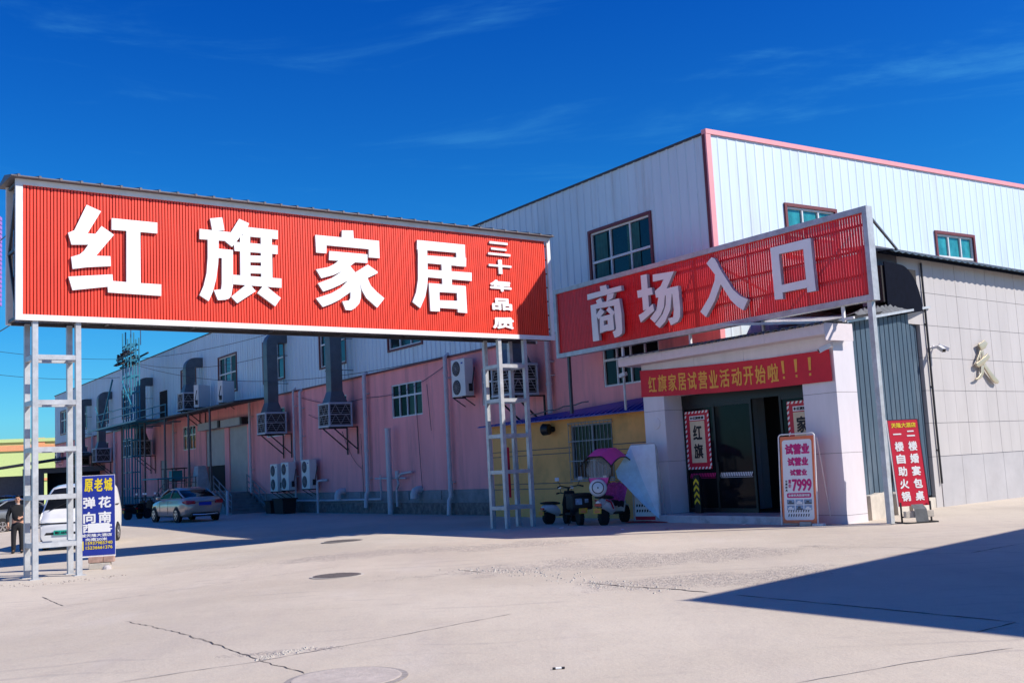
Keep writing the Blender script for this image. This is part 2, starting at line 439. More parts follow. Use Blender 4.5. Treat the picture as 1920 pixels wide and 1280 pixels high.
# ================================================================ ground
def ground():
    xs = sorted({-2500, -900, -300, -140, -90, -70, *range(-56, 41, 1), 50, 70, 110, 300, 900, 2500})
    ys = sorted({-2500, -900, -300, -120, -60, -30, -15, *[y for y in range(-6, 66, 1)], 75, 90, 120, 200, 400, 900, 3000})
    mb = MB()
    nx = len(xs)
    mb.add([(x, y, gz(x, y)) for y in ys for x in xs], [(j * nx + i, j * nx + i + 1, (j + 1) * nx + i + 1, (j + 1) * nx + i) for j in range(len(ys) - 1) for i in range(nx - 1)])
    m = bpy.data.materials.new('concrete_yard'); m.use_nodes = True; MATS['concrete_yard'] = m
    t = m.node_tree; n, l = t.nodes, t.links; b = n['Principled BSDF']; b.inputs['Roughness'].default_value = 0.9; b.inputs['Specular IOR Level'].default_value = 0.2
    c = n.new('ShaderNodeTexCoord')
    def nz(scale, det=6, rough=0.6, vs=None):
        q = n.new('ShaderNodeTexNoise'); q.inputs['Scale'].default_value = scale; q.inputs['Detail'].default_value = det; q.inputs['Roughness'].default_value = rough
        if vs:
            mp_ = n.new('ShaderNodeMapping'); mp_.inputs['Scale'].default_value = vs; mp_.inputs['Rotation'].default_value = (0, 0, R(34))
            l.new(c.outputs['Object'], mp_.inputs['Vector']); l.new(mp_.outputs[0], q.inputs['Vector'])
        else: l.new(c.outputs['Object'], q.inputs['Vector'])
        return q.outputs['Fac']
    def rng(x, a, b_, c_=0.0, d=1.0):
        q = n.new('ShaderNodeMapRange'); q.interpolation_type = 'SMOOTHSTEP'
        for k, v in zip(('From Min', 'From Max', 'To Min', 'To Max'), (a, b_, c_, d)): q.inputs[k].default_value = v
        l.new(x, q.inputs['Value']); return q.outputs[0]
    def mix(f, A, B, mode='MIX'):
        q = n.new('ShaderNodeMix'); q.data_type = 'RGBA'; q.blend_type = mode
        if isinstance(f, (int, float)): q.inputs['Factor'].default_value = f
        else: l.new(f, q.inputs['Factor'])
        for k, v in (('A', A), ('B', B)):
            if isinstance(v, tuple): q.inputs[k].default_value = (*v, 1)
            else: l.new(v, q.inputs[k])
        return q.outputs['Result']
    def mth(op, a, b_):
        q = n.new('ShaderNodeMath'); q.operation = op
        for k, v in ((0, a), (1, b_)):
            if isinstance(v, (int, float)): q.inputs[k].default_value = v
            else: l.new(v, q.inputs[k])
        return q.outputs[0]
    base = mix(rng(nz(0.13, 5), .35, .65), (0.50, 0.435, 0.350), (0.60, 0.53, 0.435))
    base = mix(rng(nz(0.5, 8, .7, (1, .25, 1)), .45, .75, 0, .5), base, (0.44, 0.385, 0.34))
    base = mix(rng(nz(2.2, 8, .75), .5, .8, 0, .45), base, (0.40, 0.345, 0.305))
    base = mix(rng(nz(0.9, 6, .6, (1, .3, 1)), .55, .75, 0, .35), base, (0.62, 0.56, 0.505))
    # worn gravelly strips where the surface has broken up
    masks = None
    for px, py, rx, ry in ((1190, 1050, 3.6, 1.3), (1330, 1085, 2.2, .9), (740, 1035, 4.0, 1.2), (520, 1222, .7, .16), (1000, 1065, 2.2, .5)):
        p = gp(px, py)
        g = n.new('ShaderNodeMapping'); g.vector_type = 'TEXTURE'
        g.inputs['Location'].default_value = (p.x, p.y, 0); g.inputs['Rotation'].default_value = (0, 0, R(10)); g.inputs['Scale'].default_value = (rx, ry, 50)
        l.new(c.outputs['Object'], g.inputs['Vector'])
        ln = n.new('ShaderNodeVectorMath'); ln.operation = 'LENGTH'; l.new(g.outputs[0], ln.inputs[0])
        v = rng(mth('ADD', ln.outputs['Value'], mth('MULTIPLY', mth('SUBTRACT', nz(.7, 8, .75, (1, .6, 1)), .5), 3.6)), .35, 1.15, 1, 0)
        masks = v if masks is None else mth('MAXIMUM', masks, v)
    vo = n.new('ShaderNodeTexVoronoi'); vo.inputs['Scale'].default_value = 27; l.new(c.outputs['Object'], vo.inputs['Vector'])
    stones = mth('MULTIPLY', rng(vo.outputs['Distance'], .25, .6), rng(nz(9, 5, .8), .42, .6))
    base = mix(mth('MULTIPLY', masks, mth('MULTIPLY', stones, .75)), base, (0.26, 0.22, 0.20))
    base = mix(mth('MULTIPLY', masks, .25), base, (0.62, 0.55, 0.49))
    base = mix(rng(nz(38, 5, .8), .52, .68, 0, .42), base, (0.33, 0.28, 0.24))
    base = mix(rng(nz(75, 3, .8), .57, .68, 0, .65), base, (0.25, 0.21, 0.185))
    base = mix(rng(nz(60, 3, .8), .60, .70, 0, .5), base, (0.74, 0.66, 0.57))
    base = mix(rng(nz(4.5, 9, .8), .53, .70, 0, .38), base, (0.38, 0.325, 0.28))
    wv = n.new('ShaderNodeTexWave'); wv.wave_type = 'RINGS'; wv.inputs['Scale'].default_value = 1.35; wv.inputs['Distortion'].default_value = 5.0; wv.inputs['Detail'].default_value = 4; wv.inputs['Detail Scale'].default_value = 1.2
    gw = n.new('ShaderNodeMapping'); gw.inputs['Location'].default_value = (3.0, -2.0, 0); gw.inputs['Scale'].default_value = (.35, .35, .35); l.new(c.outputs['Object'], gw.inputs['Vector']); l.new(gw.outputs[0], wv.inputs['Vector'])
    tyre = mth('MULTIPLY', rng(wv.outputs['Fac'], .90, .99), rng(nz(.35, 4, .6), .5, .62))
    base = mix(mth('MULTIPLY', tyre, .30), base, (0.32, 0.28, 0.26))
    base = mix(rng(nz(.22, 7, .75), .60, .72, 0, .40), base, (0.38, 0.325, 0.29))
    # unseen ground behind the viewer and to the left, darkened to cut bounced light
    sp = n.new('ShaderNodeSeparateXYZ'); l.new(c.outputs['Object'], sp.inputs[0])
    e1 = mth('SUBTRACT', sp.outputs['Y'], mth('MULTIPLY', sp.outputs['X'], .67))
    e2 = mth('ADD', sp.outputs['X'], mth('MULTIPLY', sp.outputs['Y'], .67))
    inside = mth('MULTIPLY', rng(e1, 3.9, 4.0), rng(e2, -4.1, -4.0))
    base = mix(inside, mix(rng(nz(3, 6, .7), .3, .7), (0.36, 0.315, 0.265), (0.43, 0.375, 0.315)), base)
    l.new(base, b.inputs['Base Color'])
    h = mth('ADD', mth('MULTIPLY', nz(26, 4, .7), .25), mth('MULTIPLY', mth('MULTIPLY', masks, stones), -1.2))
    h = mth('ADD', h, mth('MULTIPLY', nz(1.7, 4, .6), 1.0))
    bp = n.new('ShaderNodeBump'); bp.inputs['Strength'].default_value = 0.55; bp.inputs['Distance'].default_value = 0.03
    l.new(h, bp.inputs['Height']); l.new(bp.outputs[0], b.inputs['Normal'])
    structure(mb.build('ground', 'concrete_yard', smooth=True))
ground()
def ribbon(name, pix, wd, m, jit=0.02, step=0.12):
    pts = [gp(*p) for p in pix]; pts = [Vector((p.x, p.y, gz(p.x, p.y) + .004)) for p in pts]
    fine = []
    for a, b in zip(pts, pts[1:]):
        k = max(1, int((b - a).length / step))
        fine += [a.lerp(b, i / k) for i in range(k)]
    fine.append(pts[-1])
    vs = []
    for i, p in enumerate(fine):
        d = (fine[min(i + 1, len(fine) - 1)] - fine[max(i - 1, 0)]); nn = Vector((-d.y, d.x, 0)).normalized()
        o = nn * random.uniform(-jit, jit); q = wd * random.uniform(.25, 1.0) * (0.3 if i in (0, len(fine) - 1) else 1)
        vs += [p + o + nn * q / 2, p + o - nn * q / 2]
    for v in vs: v.z = gz(v.x, v.y) + .004
    mb = MB(); mb.add(vs, [(2 * i + 1, 2 * i + 3, 2 * i + 2, 2 * i) for i in range(len(fine) - 1)])
    structure(mb.build(name, m))
ribbon('pavement_crack', [(236, 1157), (330, 1182), (420, 1212), (490, 1238), (530, 1250), (572, 1262)], .018, 'crack', .02, .09)
ribbon('pavement_crack', [(865, 1068), (905, 1072)], .09, 'crack', .03)
ribbon('pavement_crack', [(1105, 1092), (1160, 1098), (1250, 1103), (1330, 1110)], .05, 'crack', .03)
ribbon('pavement_joint', [(1380, 1115), (1600, 1136), (1905, 1166)], .035, 'crack', .006)
ribbon('pavement_joint', [(1905, 1166), (1832, 1185)], .03, 'crack', .01)
ribbon('pavement_joint', [(80, 1105), (118, 1122)], .03, 'crack', .01)
ribbon('pavement_joint', [(220, 1278), (480, 1240), (700, 1200), (960, 1150)], .02, 'seam', .012)
ribbon('pavement_joint', [(1500, 1023), (1700, 1026), (1920, 1036)], .03, 'seam', .006)
ribbon('pavement_joint', [(1490, 1280), (1700, 1243), (1900, 1214)], .02, 'seam', .01)
ribbon('pavement_joint', [(118, 1122), (390, 1092), (640, 1060)], .022, 'seam', .015)
ribbon('pavement_crack', [(1660, 1040), (1820, 1036), (1920, 1018)], .03, 'crack', .015)

def manhole(px, py, r, label, m='manhole'):
    p = gp(px, py); p.z = gz(p.x, p.y)
    t = thing('manhole_cover', label, 'manhole cover', p)
    mb = MB(); mb.lathe([(0.002, r * 1.12), (0.006, r * 1.12), (0.008, r * 1.02)], (0, 0, 0), (0, 0, 1), 40)
    mb.build('rim', 'seam' if m != 'manhole' else 'concrete', t)
    mb = MB(); mb.lathe([(0.009, r), (0.013, r), (0.015, r * .96)], (0, 0, 0), (0, 0, 1), 40)
    for k in range(-6, 7):
        for j in range(-6, 7):
            if (k * k + j * j) < 38 and m == 'manhole': mb.box(k * r * .14 - r * .045, k * r * .14 + r * .045, j * r * .14 - r * .045, j * r * .14 + r * .045, .0145, .021)
    mb.build('lid', m, t)
manhole(632, 1079, .40, 'dark round manhole cover in the middle of the sunlit yard')
manhole(644, 1012, .50, 'small far manhole cover close to the edge of the long shadow')
manhole(650, 1272, .45, 'pale concrete coloured manhole cover at the bottom edge of the photo', 'manhole_concrete')
p = gp(1048, 1254)
t = thing('litter_tube', 'small black and white tube lying on the concrete in the foreground', 'litter', (p.x, p.y, .010), R(8))
mb = MB(); mb.tube([(-.028, 0, 0), (.022, 0, 0)], .009, 10); mb.build('sleeve', 'print_white', t, True)
mb = MB(); mb.tube([(-.052, 0, 0), (-.028, 0, 0)], .0095, 10); mb.build('end_cap', 'black_plastic', t, True)
mb = MB(); mb.tube([(.022, 0, 0), (.048, 0, 0)], .0095, 10); mb.build('end_cap', 'black_plastic', t, True)

# ================================================================ warehouse
WX = -87.2
P0, A0 = at_frame('side')
wh = thing('warehouse', 'long warehouse with pale ribbed upper cladding over a pink rendered ground floor', 'warehouse', P0, A0)
TW = Matrix.Rotation(pi / 2, 4, 'Z')        # front wall frame inside the warehouse frame
BAY = 7.13
up = []
for x0, wd in ((-5.3, 2.8), (-12.2, 2.8), (-19.12, 2.8), (-26.1, 2.8), (-33.37, 2.8), (-40.5, 2.95), (-47.7, 2.9), (-62.4, 2.8), (-69.75, 3.0), (-76.9, 2.9), (-84.5, 2.4)):
    up.append((x0, x0 + wd, 6.68 if x0 < -6 else 6.75, 8.69))
lo = []
for x0, wd, z0, z1 in ((-5.14, 2.6, 3.9, 5.2), (-12.15, 2.6, 3.87, 5.2), (-19.18, 2.6, 3.87, 5.23), (-26.13, 2.6, 3.82, 5.23), (-33.4, 2.6, 3.8, 5.22), (-47.75, 2.5, 3.72, 5.18), (-62.4, 2.6, 3.7, 5.2), (-69.7, 2.6, 3.7, 5.2), (-76.8, 2.6, 3.7, 5.2)):
    lo.append((x0, x0 + wd, z0, z1))
vent = (-52.65, -50.85, 5.98, 7.83)
d1, d2, d3 = (-43.3, -39.95, 1.15, 4.7), (-39.2, -36.25, 1.08, 4.66), (-52.85, -51.35, 1.15, 3.25)
mb = MB(); ribs(mb, WX, -.12, 5.9, 10.36, .36, .03, up + [vent]); mb.build('side_cladding', 'white_clad', wh)
fw = [(2.95, 5.0, 7.2, 8.62), (9.85, 11.8, 7.1, 8.36), (16.7, 18.7, 7.1, 8.36)]
mb = MB(TW); ribs(mb, .12, 46, 0, 10.36, .36, .011, fw, prof=((0, 0), (.74, 0), (.82, -1), (.90, -1), (.98, 0))); mb.build('front_cladding', 'white_clad', wh)
mb = MB(); wall(mb, WX, 0, .92, 5.88, lo + [d1, d2, d3], .05, .14); mb.build('pink_wall', 'pink_wall', wh)
mb = MB(); wall(mb, WX, 0, .42, .92, [], .02); mb.quad((WX, .02, .92), (0, .02, .92), (0, .06, .92), (WX, .06, .92)); mb.build('plinth', 'plinth', wh)
mb = MB(); mb.box(WX, -.5, -.06, .3, -.3, .44); mb.build('stone_footing', 'rubble_stone', wh)
mb = MB(); mb.box(WX, -.02, -.05, .04, 5.84, 5.905); mb.build('cladding_drip', 'red_trim', wh)
mb = MB(); mb.box(WX - .05, -.13, -.06, .1, 10.36, 10.42); mb.build('eave_trim', 'dark_edge', wh)
mb = MB(); mb.box(-.12, .0, -.045, .12, 5.9, 10.36); mb.build('corner_trim', 'red_trim', wh)
mb = MB(); mb.box(.0, .05, -.047, .13, .3, 10.37); mb.build('corner_trim', 'pink_trim', wh)
mb = MB(TW); mb.box(-.05, 46, -.06, .12, 10.36, 10.49); mb.build('parapet_cap', 'pink_trim', wh)
mb = MB(); mb.quad((WX, 0.1, 10.37), (-.1, .1, 10.37), (-.1, 44, 10.37), (WX, 44, 10.37)); mb.quad((WX, .02, -.1), (WX, 44, -.1), (WX, 44, 10.37), (WX, .02, 10.37)); mb.build('roof', 'roof_sheet', wh)
for h in up: window(wh, None, *h, True, .52 if h[0] > -60 else .6)
for h in lo: window(wh, None, *h, False, .62, 4, 'dark_glass', yr=.12)
for h in fw: window(wh, TW, *h, True, .42, 3, 'teal_blind')
# green curtains behind part of some upper panes
for x0 in (-5.1, -3.6, -25.6, -33.0, -40.1, -38.4, -47.2, -45.4):
    mb = MB(); pts = [(x0 + k * .07, .085 if k % 2 else .072) for k in range(9)]
    for (a, ya), (b, yb) in zip(pts, pts[1:]): mb.quad((a, ya - .03, 6.8), (b, yb - .03, 6.8), (b, yb - .03, 8.6), (a, ya - .03, 8.6))
    tag(mb.build('curtain', 'curtain', wh))
# louvred opening
mb = MB()
for k in range(15): z = 6.0 + k * .122; mb.box(-52.62, -50.88, -.01, .05, z, z + .075)
mb.box(-52.64, -50.86, .055, .06, 5.99, 7.82); mb.build('louvre', 'cooler_pad', wh)
# roller shutters
for k, (a, b, c, d) in enumerate((d1, d2, d3)):
    bot = c if k else 2.6
    mb = MB(); z = bot
    while z < d - .02: mb.box(a + .02, b - .02, .10, .13, z, min(z + .075, d)); mb.box(a + .02, b - .02, .115, .14, z + .075, min(z + .095, d)); z += .095
    s = mb.build('roller_shutter', 'shutter', wh)
    if k < 2: mb = MB(); mb.box(a - .1, b + .1, -.4, .02, d, d + .42); mb.build('shutter_box', 'shutter', s)
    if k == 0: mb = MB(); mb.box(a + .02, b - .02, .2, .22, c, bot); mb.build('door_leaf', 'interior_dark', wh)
    if k < 2: mb = MB(); mb.box(b + .08, b + .35, -.38, .02, d + .02, d + .40); mb.build('shutter_motor', 'steel_black', s)
# drain pipes
def drain(x, z0, z1, r, off=.14, foot=False, elbow=True):
    mb = MB()
    pts = [(x, 0.05, z1 + .14), (x, -off, z1 + .02), (x, -off, z0 + (.7 if foot else 0))]
    if foot: pts += [(x, -off - .08, z0 + .55), (x, -off - .12, z0)]
    mb.tube(pts, r, 10)
    z = z0 + .9
    while z < z1 - .3: mb.tube([(x, -off, z), (x, -off, z + .09)], r * 1.22, 10); z += 1.45
    for z in (z0 + 1.2, z1 - .8): mb.box(x - r * 1.5, x + r * 1.5, -off + r * .2, .03, z, z + .04)
    mb.build('drainpipe', 'pvc_pipe', wh, True)
drain(-29.2, .5, 5.9, .055); drain(-28.35, 2.4, 5.75, .075); drain(-21.3, .25, 5.85, .085, foot=True); drain(-14.35, -.02, 5.85, .085, foot=True); drain(-7.75, 3.3, 5.75, .085)
drain(-35.3, 1.0, 5.8, .07); drain(-49.2, 1.0, 5.7, .07); drain(-57.3, .4, 5.8, .08); drain(-64.4, .4, 5.8, .08); drain(-71.6, .4, 5.8, .08)
# pipes along the foot of the wall
mb = MB(); mb.tube([(-31.2, -.12, -.05), (-31.2, -.12, .55), (-25, -.12, .56), (-20.1, -.12, .60), (-20.1, -.12, 1.6)], .045, 8); mb.tube([(-20.6, -.12, 1.45), (-17.9, -.12, 1.42)], .035, 8); mb.build('waste_pipe', 'pvc_pipe', wh, True)
mb = MB(); mb.tube([(-26.1, -.35, -.02), (-26.1, -.35, 1.35), (-26.05, -.33, 1.45), (-25.9, -.2, 1.48), (-25.75, 0, 1.48)], .06, 10); mb.build('standpipe', 'pvc_pipe', wh, True)
mb = MB(); mb.tube([(-18.95, -.30, -.02), (-18.95, -.30, 3.45)], .115, 14); mb.tube([(-18.95, -.30, 3.40), (-18.95, -.30, 3.47)], .13, 14); mb.build('standpipe', 'pvc_pipe', wh, True)
mb = MB(); mb.tube([(-18.55, -.2, .3), (-18.55, -.2, 1.0), (-18.35, -.2, 1.2), (-18.5, -.2, 1.45), (-18.2, -.15, 1.6), (-17.4, -.1, 1.66)], .05, 8); mb.tube([(-18.45, -.2, 1.42), (-18.45, -.2, 1.72)], .09, 10); mb.build('waste_pipe', 'pvc_pipe', wh, True)
for x in (-24.0, -16.9):
    mb = MB(); mb.tube([(x, .05, .95), (x, -.14, .95), (x, -.26, .9), (x, -.31, .78), (x, -.31, .62)], .15, 14); mb.build('vent_elbow', 'pvc_pipe', wh, True)
for a, b in ((-23.6, -22.3), (-19.4, -17.9), (-17.1, -15.3), (-12.9, -10.0)):
    mb = MB(); mb.box(a, b, -.012, .03, .55, .9); mb.build('plinth_panel', 'plinth', wh)
mb = MB()
for x0, z0, x1, z1, sag in ((-29, 5.6, -21.3, 4.9, .3), (-27.6, 4.6, -25.5, 4.3, .1), (-21.3, 4.9, -14.4, 5.6, .35), (-23.9, 3.6, -22.0, 1.9, .3), (-22.0, 3.4, -21.9, .6, 0), (-16.0, 5.0, -15.8, 3.2, .05), (-16.9, 3.9, -16.7, 1.0, 0)):
    mb.tube([(x0 + (x1 - x0) * k / 8, -.04, z0 + (z1 - z0) * k / 8 - sag * sin(pi * k / 8)) for k in range(9)], .011, 5)
mb.build('wall_cable', 'black_pipe', wh)
# loading dock, stairs and awning
mb = MB()
mb.box(-44.5, -36.0, -1.9, .0, -.2, 1.06)
mb.build('loading_dock', 'plinth', wh)
def stair(xs, sg):      # descends along the wall, away from the dock
    mb = MB(); n = 7; run = .40
    for k in range(n):
        xa, xb = xs + sg * run * k, xs + sg * run * (k + 1)
        z1 = 1.06 * (n - k - .6) / n
        mb.box(min(xa, xb), max(xa, xb), -1.95, -.07, -.2, z1 - .03)
        mb.box(min(xa, xb) - .03, max(xa, xb) + .03, -1.97, -.06, z1 - .03, z1)
    s = mb.build('steps', 'plinth', wh)
    for y in (-1.93, -.12):
        r = MB(); xe = xs + sg * run * n
        for h in (.3, .6, .92): r.tube([(xs, y, 1.06 + h), (xe, y, h)], .03, 6)
        for k in range(4):
            x = xs + (xe - xs) * k / 3; zz = 1.06 * (1 - k / 3)
            r.tube([(x, y, zz - .1), (x, y, zz + .95)], .035, 6)
        r.build('handrail', 'rail_grey', s)
stair(-36.0, 1); stair(-44.5, -1)
mb = MB()
for a, b in ((-44.5, -39.2),):
    for h in (.35, .65, .95): mb.tube([(a, -1.85, 1.06 + h), (b, -1.85, 1.06 + h)], .025, 6)
    k = a
    while k < b: mb.tube([(k, -1.85, 1.0), (k, -1.85, 2.02)], .03, 6); k += 1.3
mb.build('dock_railing', 'galv_dark', wh)
aw = MB(); aw.cur = 0
aw.add([(-54.4, .0, 5.86), (-31.9, .0, 5.86), (-31.9, -2.2, 5.62), (-54.4, -2.2, 5.62), (-54.4, .0, 5.80), (-31.9, .0, 5.80), (-31.9, -2.2, 5.54), (-54.4, -2.2, 5.54)],
       [(0, 3, 2, 1), (4, 5, 6, 7), (0, 4, 7, 3), (1, 2, 6, 5), (3, 7, 6, 2)])
awo = aw.build('awning', 'awning', wh)
for x in (-54.2, -48.6, -44.2, -39.6, -35.9):
    mb = MB(); mb.tube([(x, -2.1, gz(*(P0.xy)) - .05), (x, -2.1, 5.58)], .06, 8); mb.build('awning_post', 'galv_dark', awo)

# ---------------------------------------------------------------- air coolers with ducts, air conditioners
def cooler(x, z, label, top, drop=True, yb=-.25, wd=1.15, big=1.0):
    P, A = at_frame('side', x, 0, z)
    t = thing('air_cooler', label, 'air cooler', P, A, 'evaporative air coolers along the warehouse wall')
    w2 = wd / 2; y0, y1 = yb - 1.1, yb
    mb = MB(); h = 1.05
    for sx in (-w2, w2 - .07):
        for sy in (y0, y1 - .07): mb.box(sx, sx + .07, sy, sy + .07, .06, h - .06)
    mb.box(-w2 - .01, w2 + .01, y0 - .01, y1 + .01, 0, .08); mb.box(-w2 - .01, w2 + .01, y0 - .01, y1 + .01, h - .08, h)
    b = mb.build('housing', 'cooler_body', t, bevel=.012)
    mb = MB(); mb.box(-w2 + .06, w2 - .06, y0 + .06, y1 - .06, .08, h - .08); mb.build('pad', 'cooler_pad', t)
    for face in range(2):
        g = MB()
        def pt(a, zz, o):   # a runs over the face
            return (-w2 + .07 + a * (wd - .14), y0 + .02 - o, zz) if face == 0 else (w2 - .02 + o, y0 + .07 + a * .96, zz)
        for k in range(9): zz = .12 + k * .10; g.beam(pt(0, zz, 0), pt(1, zz, 0), .014)
        g.beam(pt(0, h / 2, .01), pt(1, h / 2, .01), .05)
        for r in (0, 1):
            za, zb = (.1, h / 2) if r == 0 else (h / 2, h - .1)
            for s in range(2):
                a0 = s * .5
                g.beam(pt(a0, za, .012), pt(a0 + .25, zb, .012), .018); g.beam(pt(a0 + .25, zb, .012), pt(a0 + .5, za, .012), .018)
        g.build('grille', 'cooler_grille', t)
    zz = top - z; yc = (y0 + y1) / 2
    mb = MB(); q = .27
    def sq(hw, z_): return [Vector((-hw, yc - hw, z_)), Vector((hw, yc - hw, z_)), Vector((hw, yc + hw, z_)), Vector((-hw, yc + hw, z_))]
    mb.loft([sq(.42, h), sq(q, h + .5), sq(q, zz - .45)], cap=False)
    rings = []
    for k in range(6):
        a = pi / 2 * k / 5; piv = Vector((0, yc + q + .05, zz - .45))
        rr = [piv + Vector((sx, -cos(a) * d, sin(a) * d)) for sx, d in ((-q, 2 * q + .05), (q, 2 * q + .05), (q, .05), (-q, .05))]
        rings.append(rr)
    rings.append([p + Vector((0, -(yc + q + .05) + .03, 0)) for p in rings[-1]])
    mb.loft(rings, cap=False)
    for z_ in (h + 1.4, h + 2.8):
        if z_ < zz - .6: mb.box(-q - .02, q + .02, yc - q - .02, yc + q + .02, z_, z_ + .05); mb.beam((q, yc, z_ + .02), (q, 0, z_ + .02), .03)
    mb.build('duct', 'duct_metal', t)
    mb = MB()
    for sx in (-w2 + .05, w2 - .05):
        mb.beam((sx, 0, -.02), (sx, y0, -.02), .05); mb.beam((sx, y0 + .2, -.04), (sx, -.02, -1.0), .045); mb.beam((sx, -.02, 0), (sx, -.02, -1.2), .05)
    mb.build('bracket', 'steel_black', t)
    return t
cooler(-30.4, 3.85, 'air cooler with a tall dark duct beside the edge of the black awning', 8.75)
cooler(-22.9, 3.75, 'air cooler with a straight dark duct left of the four pane lower window', 9.1)
cooler(-8.75, 3.93, 'air cooler seen through the right lattice tower of the red gate', 8.9)
cooler(-43.6, 5.95, 'air cooler sitting on top of the black awning', 8.95)
cooler(-54.4, 3.65, 'air cooler just right of the teal steel tower', 8.8)
cooler(-65.6, 3.6, 'air cooler just left of the teal steel tower', 8.8)
cooler(-72.6, 3.6, 'farthest air cooler, beside the blue notice board in the photo', 8.8)

def ac_unit(fr, x, y, z, label, wd=.95, h=1.35, dp=.36, fans=2, legs=False, rot=0, lattice=True):
    P, A = at_frame(fr, x, y, z)
    t = thing('air_conditioner', label, 'air conditioner', P, A + rot, 'outdoor air conditioner units on the warehouse')
    mb = MB(); mb.box(-wd / 2, wd / 2, -dp, 0, 0, h); mb.build('casing', 'ac_white', t, bevel=.02)
    r = min(.30, h / fans * .40)
    for k in range(fans):
        c = (-wd * .5 + r + .09, -dp - .004, h * (k + .5) / fans)
        mb = MB(); mb.lathe([(0, r), (.012, r * .98), (.016, r * .9)], c, (0, -1, 0), 24)
        mb.slot(1)
        for q in (.35, .6, .85):
            pts = [(c[0] + r * q * cos(a), c[1] - .022, c[2] + r * q * sin(a)) for a in [2 * pi * j / 20 for j in range(21)]]
            mb.tube(pts, .006, 4, False)
        for j in range(6): a = pi * j / 6; mb.beam((c[0] + r * .9 * cos(a), c[1] - .024, c[2] + r * .9 * sin(a)), (c[0] - r * .9 * cos(a), c[1] - .024, c[2] - r * .9 * sin(a)), .008)
        mb.build('fan_grille', ['ac_fan', 'cooler_grille'], t)
    mb = MB(); mb.box(wd * .24, wd * .38, -dp - .004, -dp + .01, h * .86, h * .90); mb.build('badge', 'print_blue', t)
    mb = MB(); mb.box(wd / 2 + .001, wd / 2 + .05, -dp * .6, -dp * .2, h * .12, h * .32); mb.tube([(wd / 2 + .02, -dp * .5, h * .2), (wd / 2 + .14, -dp * .4, h * .3), (wd / 2 + .12, -.02, h * .75)], .022, 6); mb.build('pipe_cover', 'black_pipe', t)
    mb = MB()
    for sx in (-wd * .35, wd * .35): mb.beam((sx, -dp - .05, -.025), (sx, .12, -.025), .045); mb.beam((sx, -dp, -.05), (sx, .1, -.35), .03)
    mb.build('bracket', 'steel_black', t)
    return t
ac_unit('side', -12.75, -.2, 4.25, 'white twin fan air conditioner high on the pink wall left of the gate tower')
ac_unit('side', -29.55, -.18, 1.08, 'middle one of the three twin fan air conditioners low on the pink wall')
ac_unit('side', -27.0, -.18, 1.12, 'rightmost of the three twin fan air conditioners low on the pink wall')
ac_unit('side', -31.0, -.18, 1.04, 'partly hidden leftmost of the low twin fan air conditioners')
ac_unit('side', -41.4, -.6, 5.98, 'white air conditioner on the awning beside the roof top cooler', h=1.3, fans=2, rot=R(-60))
ac_unit('side', -37.2, -.6, 5.93, 'white air conditioner on the awning below an upper window', h=1.2, fans=2, rot=R(-60))
ac_unit('side', -84.2, -.15, 4.2, 'upper air conditioner at the far end of the pink wall', h=1.3)
ac_unit('side', -83.6, -.15, 2.2, 'lower air conditioner at the far end of the pink wall', h=1.3)
# ================================================================ red gate sign on two lattice towers
PG, AG = at_frame('gate'); PG.z = -.12
gate = thing('gateway_sign', 'large red slatted gateway sign with four big white characters on two galvanised lattice towers', 'gateway sign', PG, AG)
GZ = .12                       # local z of world zero
X0, X1, Z0, Z1, YD = -.35, 13.99, 5.16 + GZ, 8.13 + GZ, .78
mb = MB(); n = int((X1 - X0 - .3) / .068)
for k in range(n):
    x = X0 + .15 + k * .068 + .008
    mb.box(x, x + .047, -.032, -.004, Z0 + .10, Z1 - .12)
mb.build('slat_panel', 'sign_red', gate)
mb = MB()
for k in range(7): z = Z0 + .3 + k * .4; mb.box(X0 + .1, X1 - .1, .002, .04, z, z + .04)
for k in range(0, n):
    x = X0 + .15 + k * .068
    if k % 20 == 0: mb.box(x - .03, min(x + .068 * 20 - .034, X1 - .13), .045, .05, Z0 + .1, Z1 - .1)
mb.build('backing_rail', 'sign_red_dark', gate)
mb = MB()
for y in (-.06, YD):
    s = 1 if y < 0 else -1
    yy0, yy1 = (y, y + .07) if y < 0 else (y - .03, y + .04)
    mb.box(X0, X0 + .14, yy0, yy1, Z0, Z1); mb.box(X1 - .12, X1, yy0, yy1, Z0, Z1)
    mb.box(X0 + .14, X1 - .12, yy0 + .002, yy1 - .002, Z0, Z0 + .12); mb.box(X0 + .14, X1 - .12, yy0 + .002, yy1 - .002, Z1 - .12, Z1)
mb.build('frame', 'white_paint', gate)
mb = MB(); n2 = int((X1 - X0 - .3) / .1)
for k in range(n2): x = X0 + .15 + k * .1; mb.box(x, x + .08, YD - .02, YD, Z0 + .12, Z1 - .12)
mb.build('back_panel', 'sign_red_dark', gate)
mb = MB()
for x in [X0 + .06 + k * 1.95 for k in range(8)]:
    mb.beam((x, .06, Z0 + .06), (x, YD - .06, Z0 + .06), .06); mb.beam((x, .06, Z1 - .06), (x, YD - .06, Z1 - .06), .06)
    if x + 1.9 < X1: mb.beam((x, .07, Z0 + .05), (x + 1.95, YD - .07, Z0 + .05), .045)
mb.beam((X0 + .05, .06, Z0 + .1), (X0 + .05, YD - .05, Z0 + 1.5), .05); mb.beam((X0 + .05, YD - .06, Z0 + 1.5), (X0 + .05, .06, Z1 - .1), .05); mb.beam((X0 + .05, .04, Z0 + 1.5), (X0 + .05, YD, Z0 + 1.5), .06)
for y in (.05, YD - .04): mb.beam((X0 + .1, y, Z0 + .02), (X1 - .1, y, Z0 + .02), .07)
mb.build('inner_truss', 'galv_dark', gate)
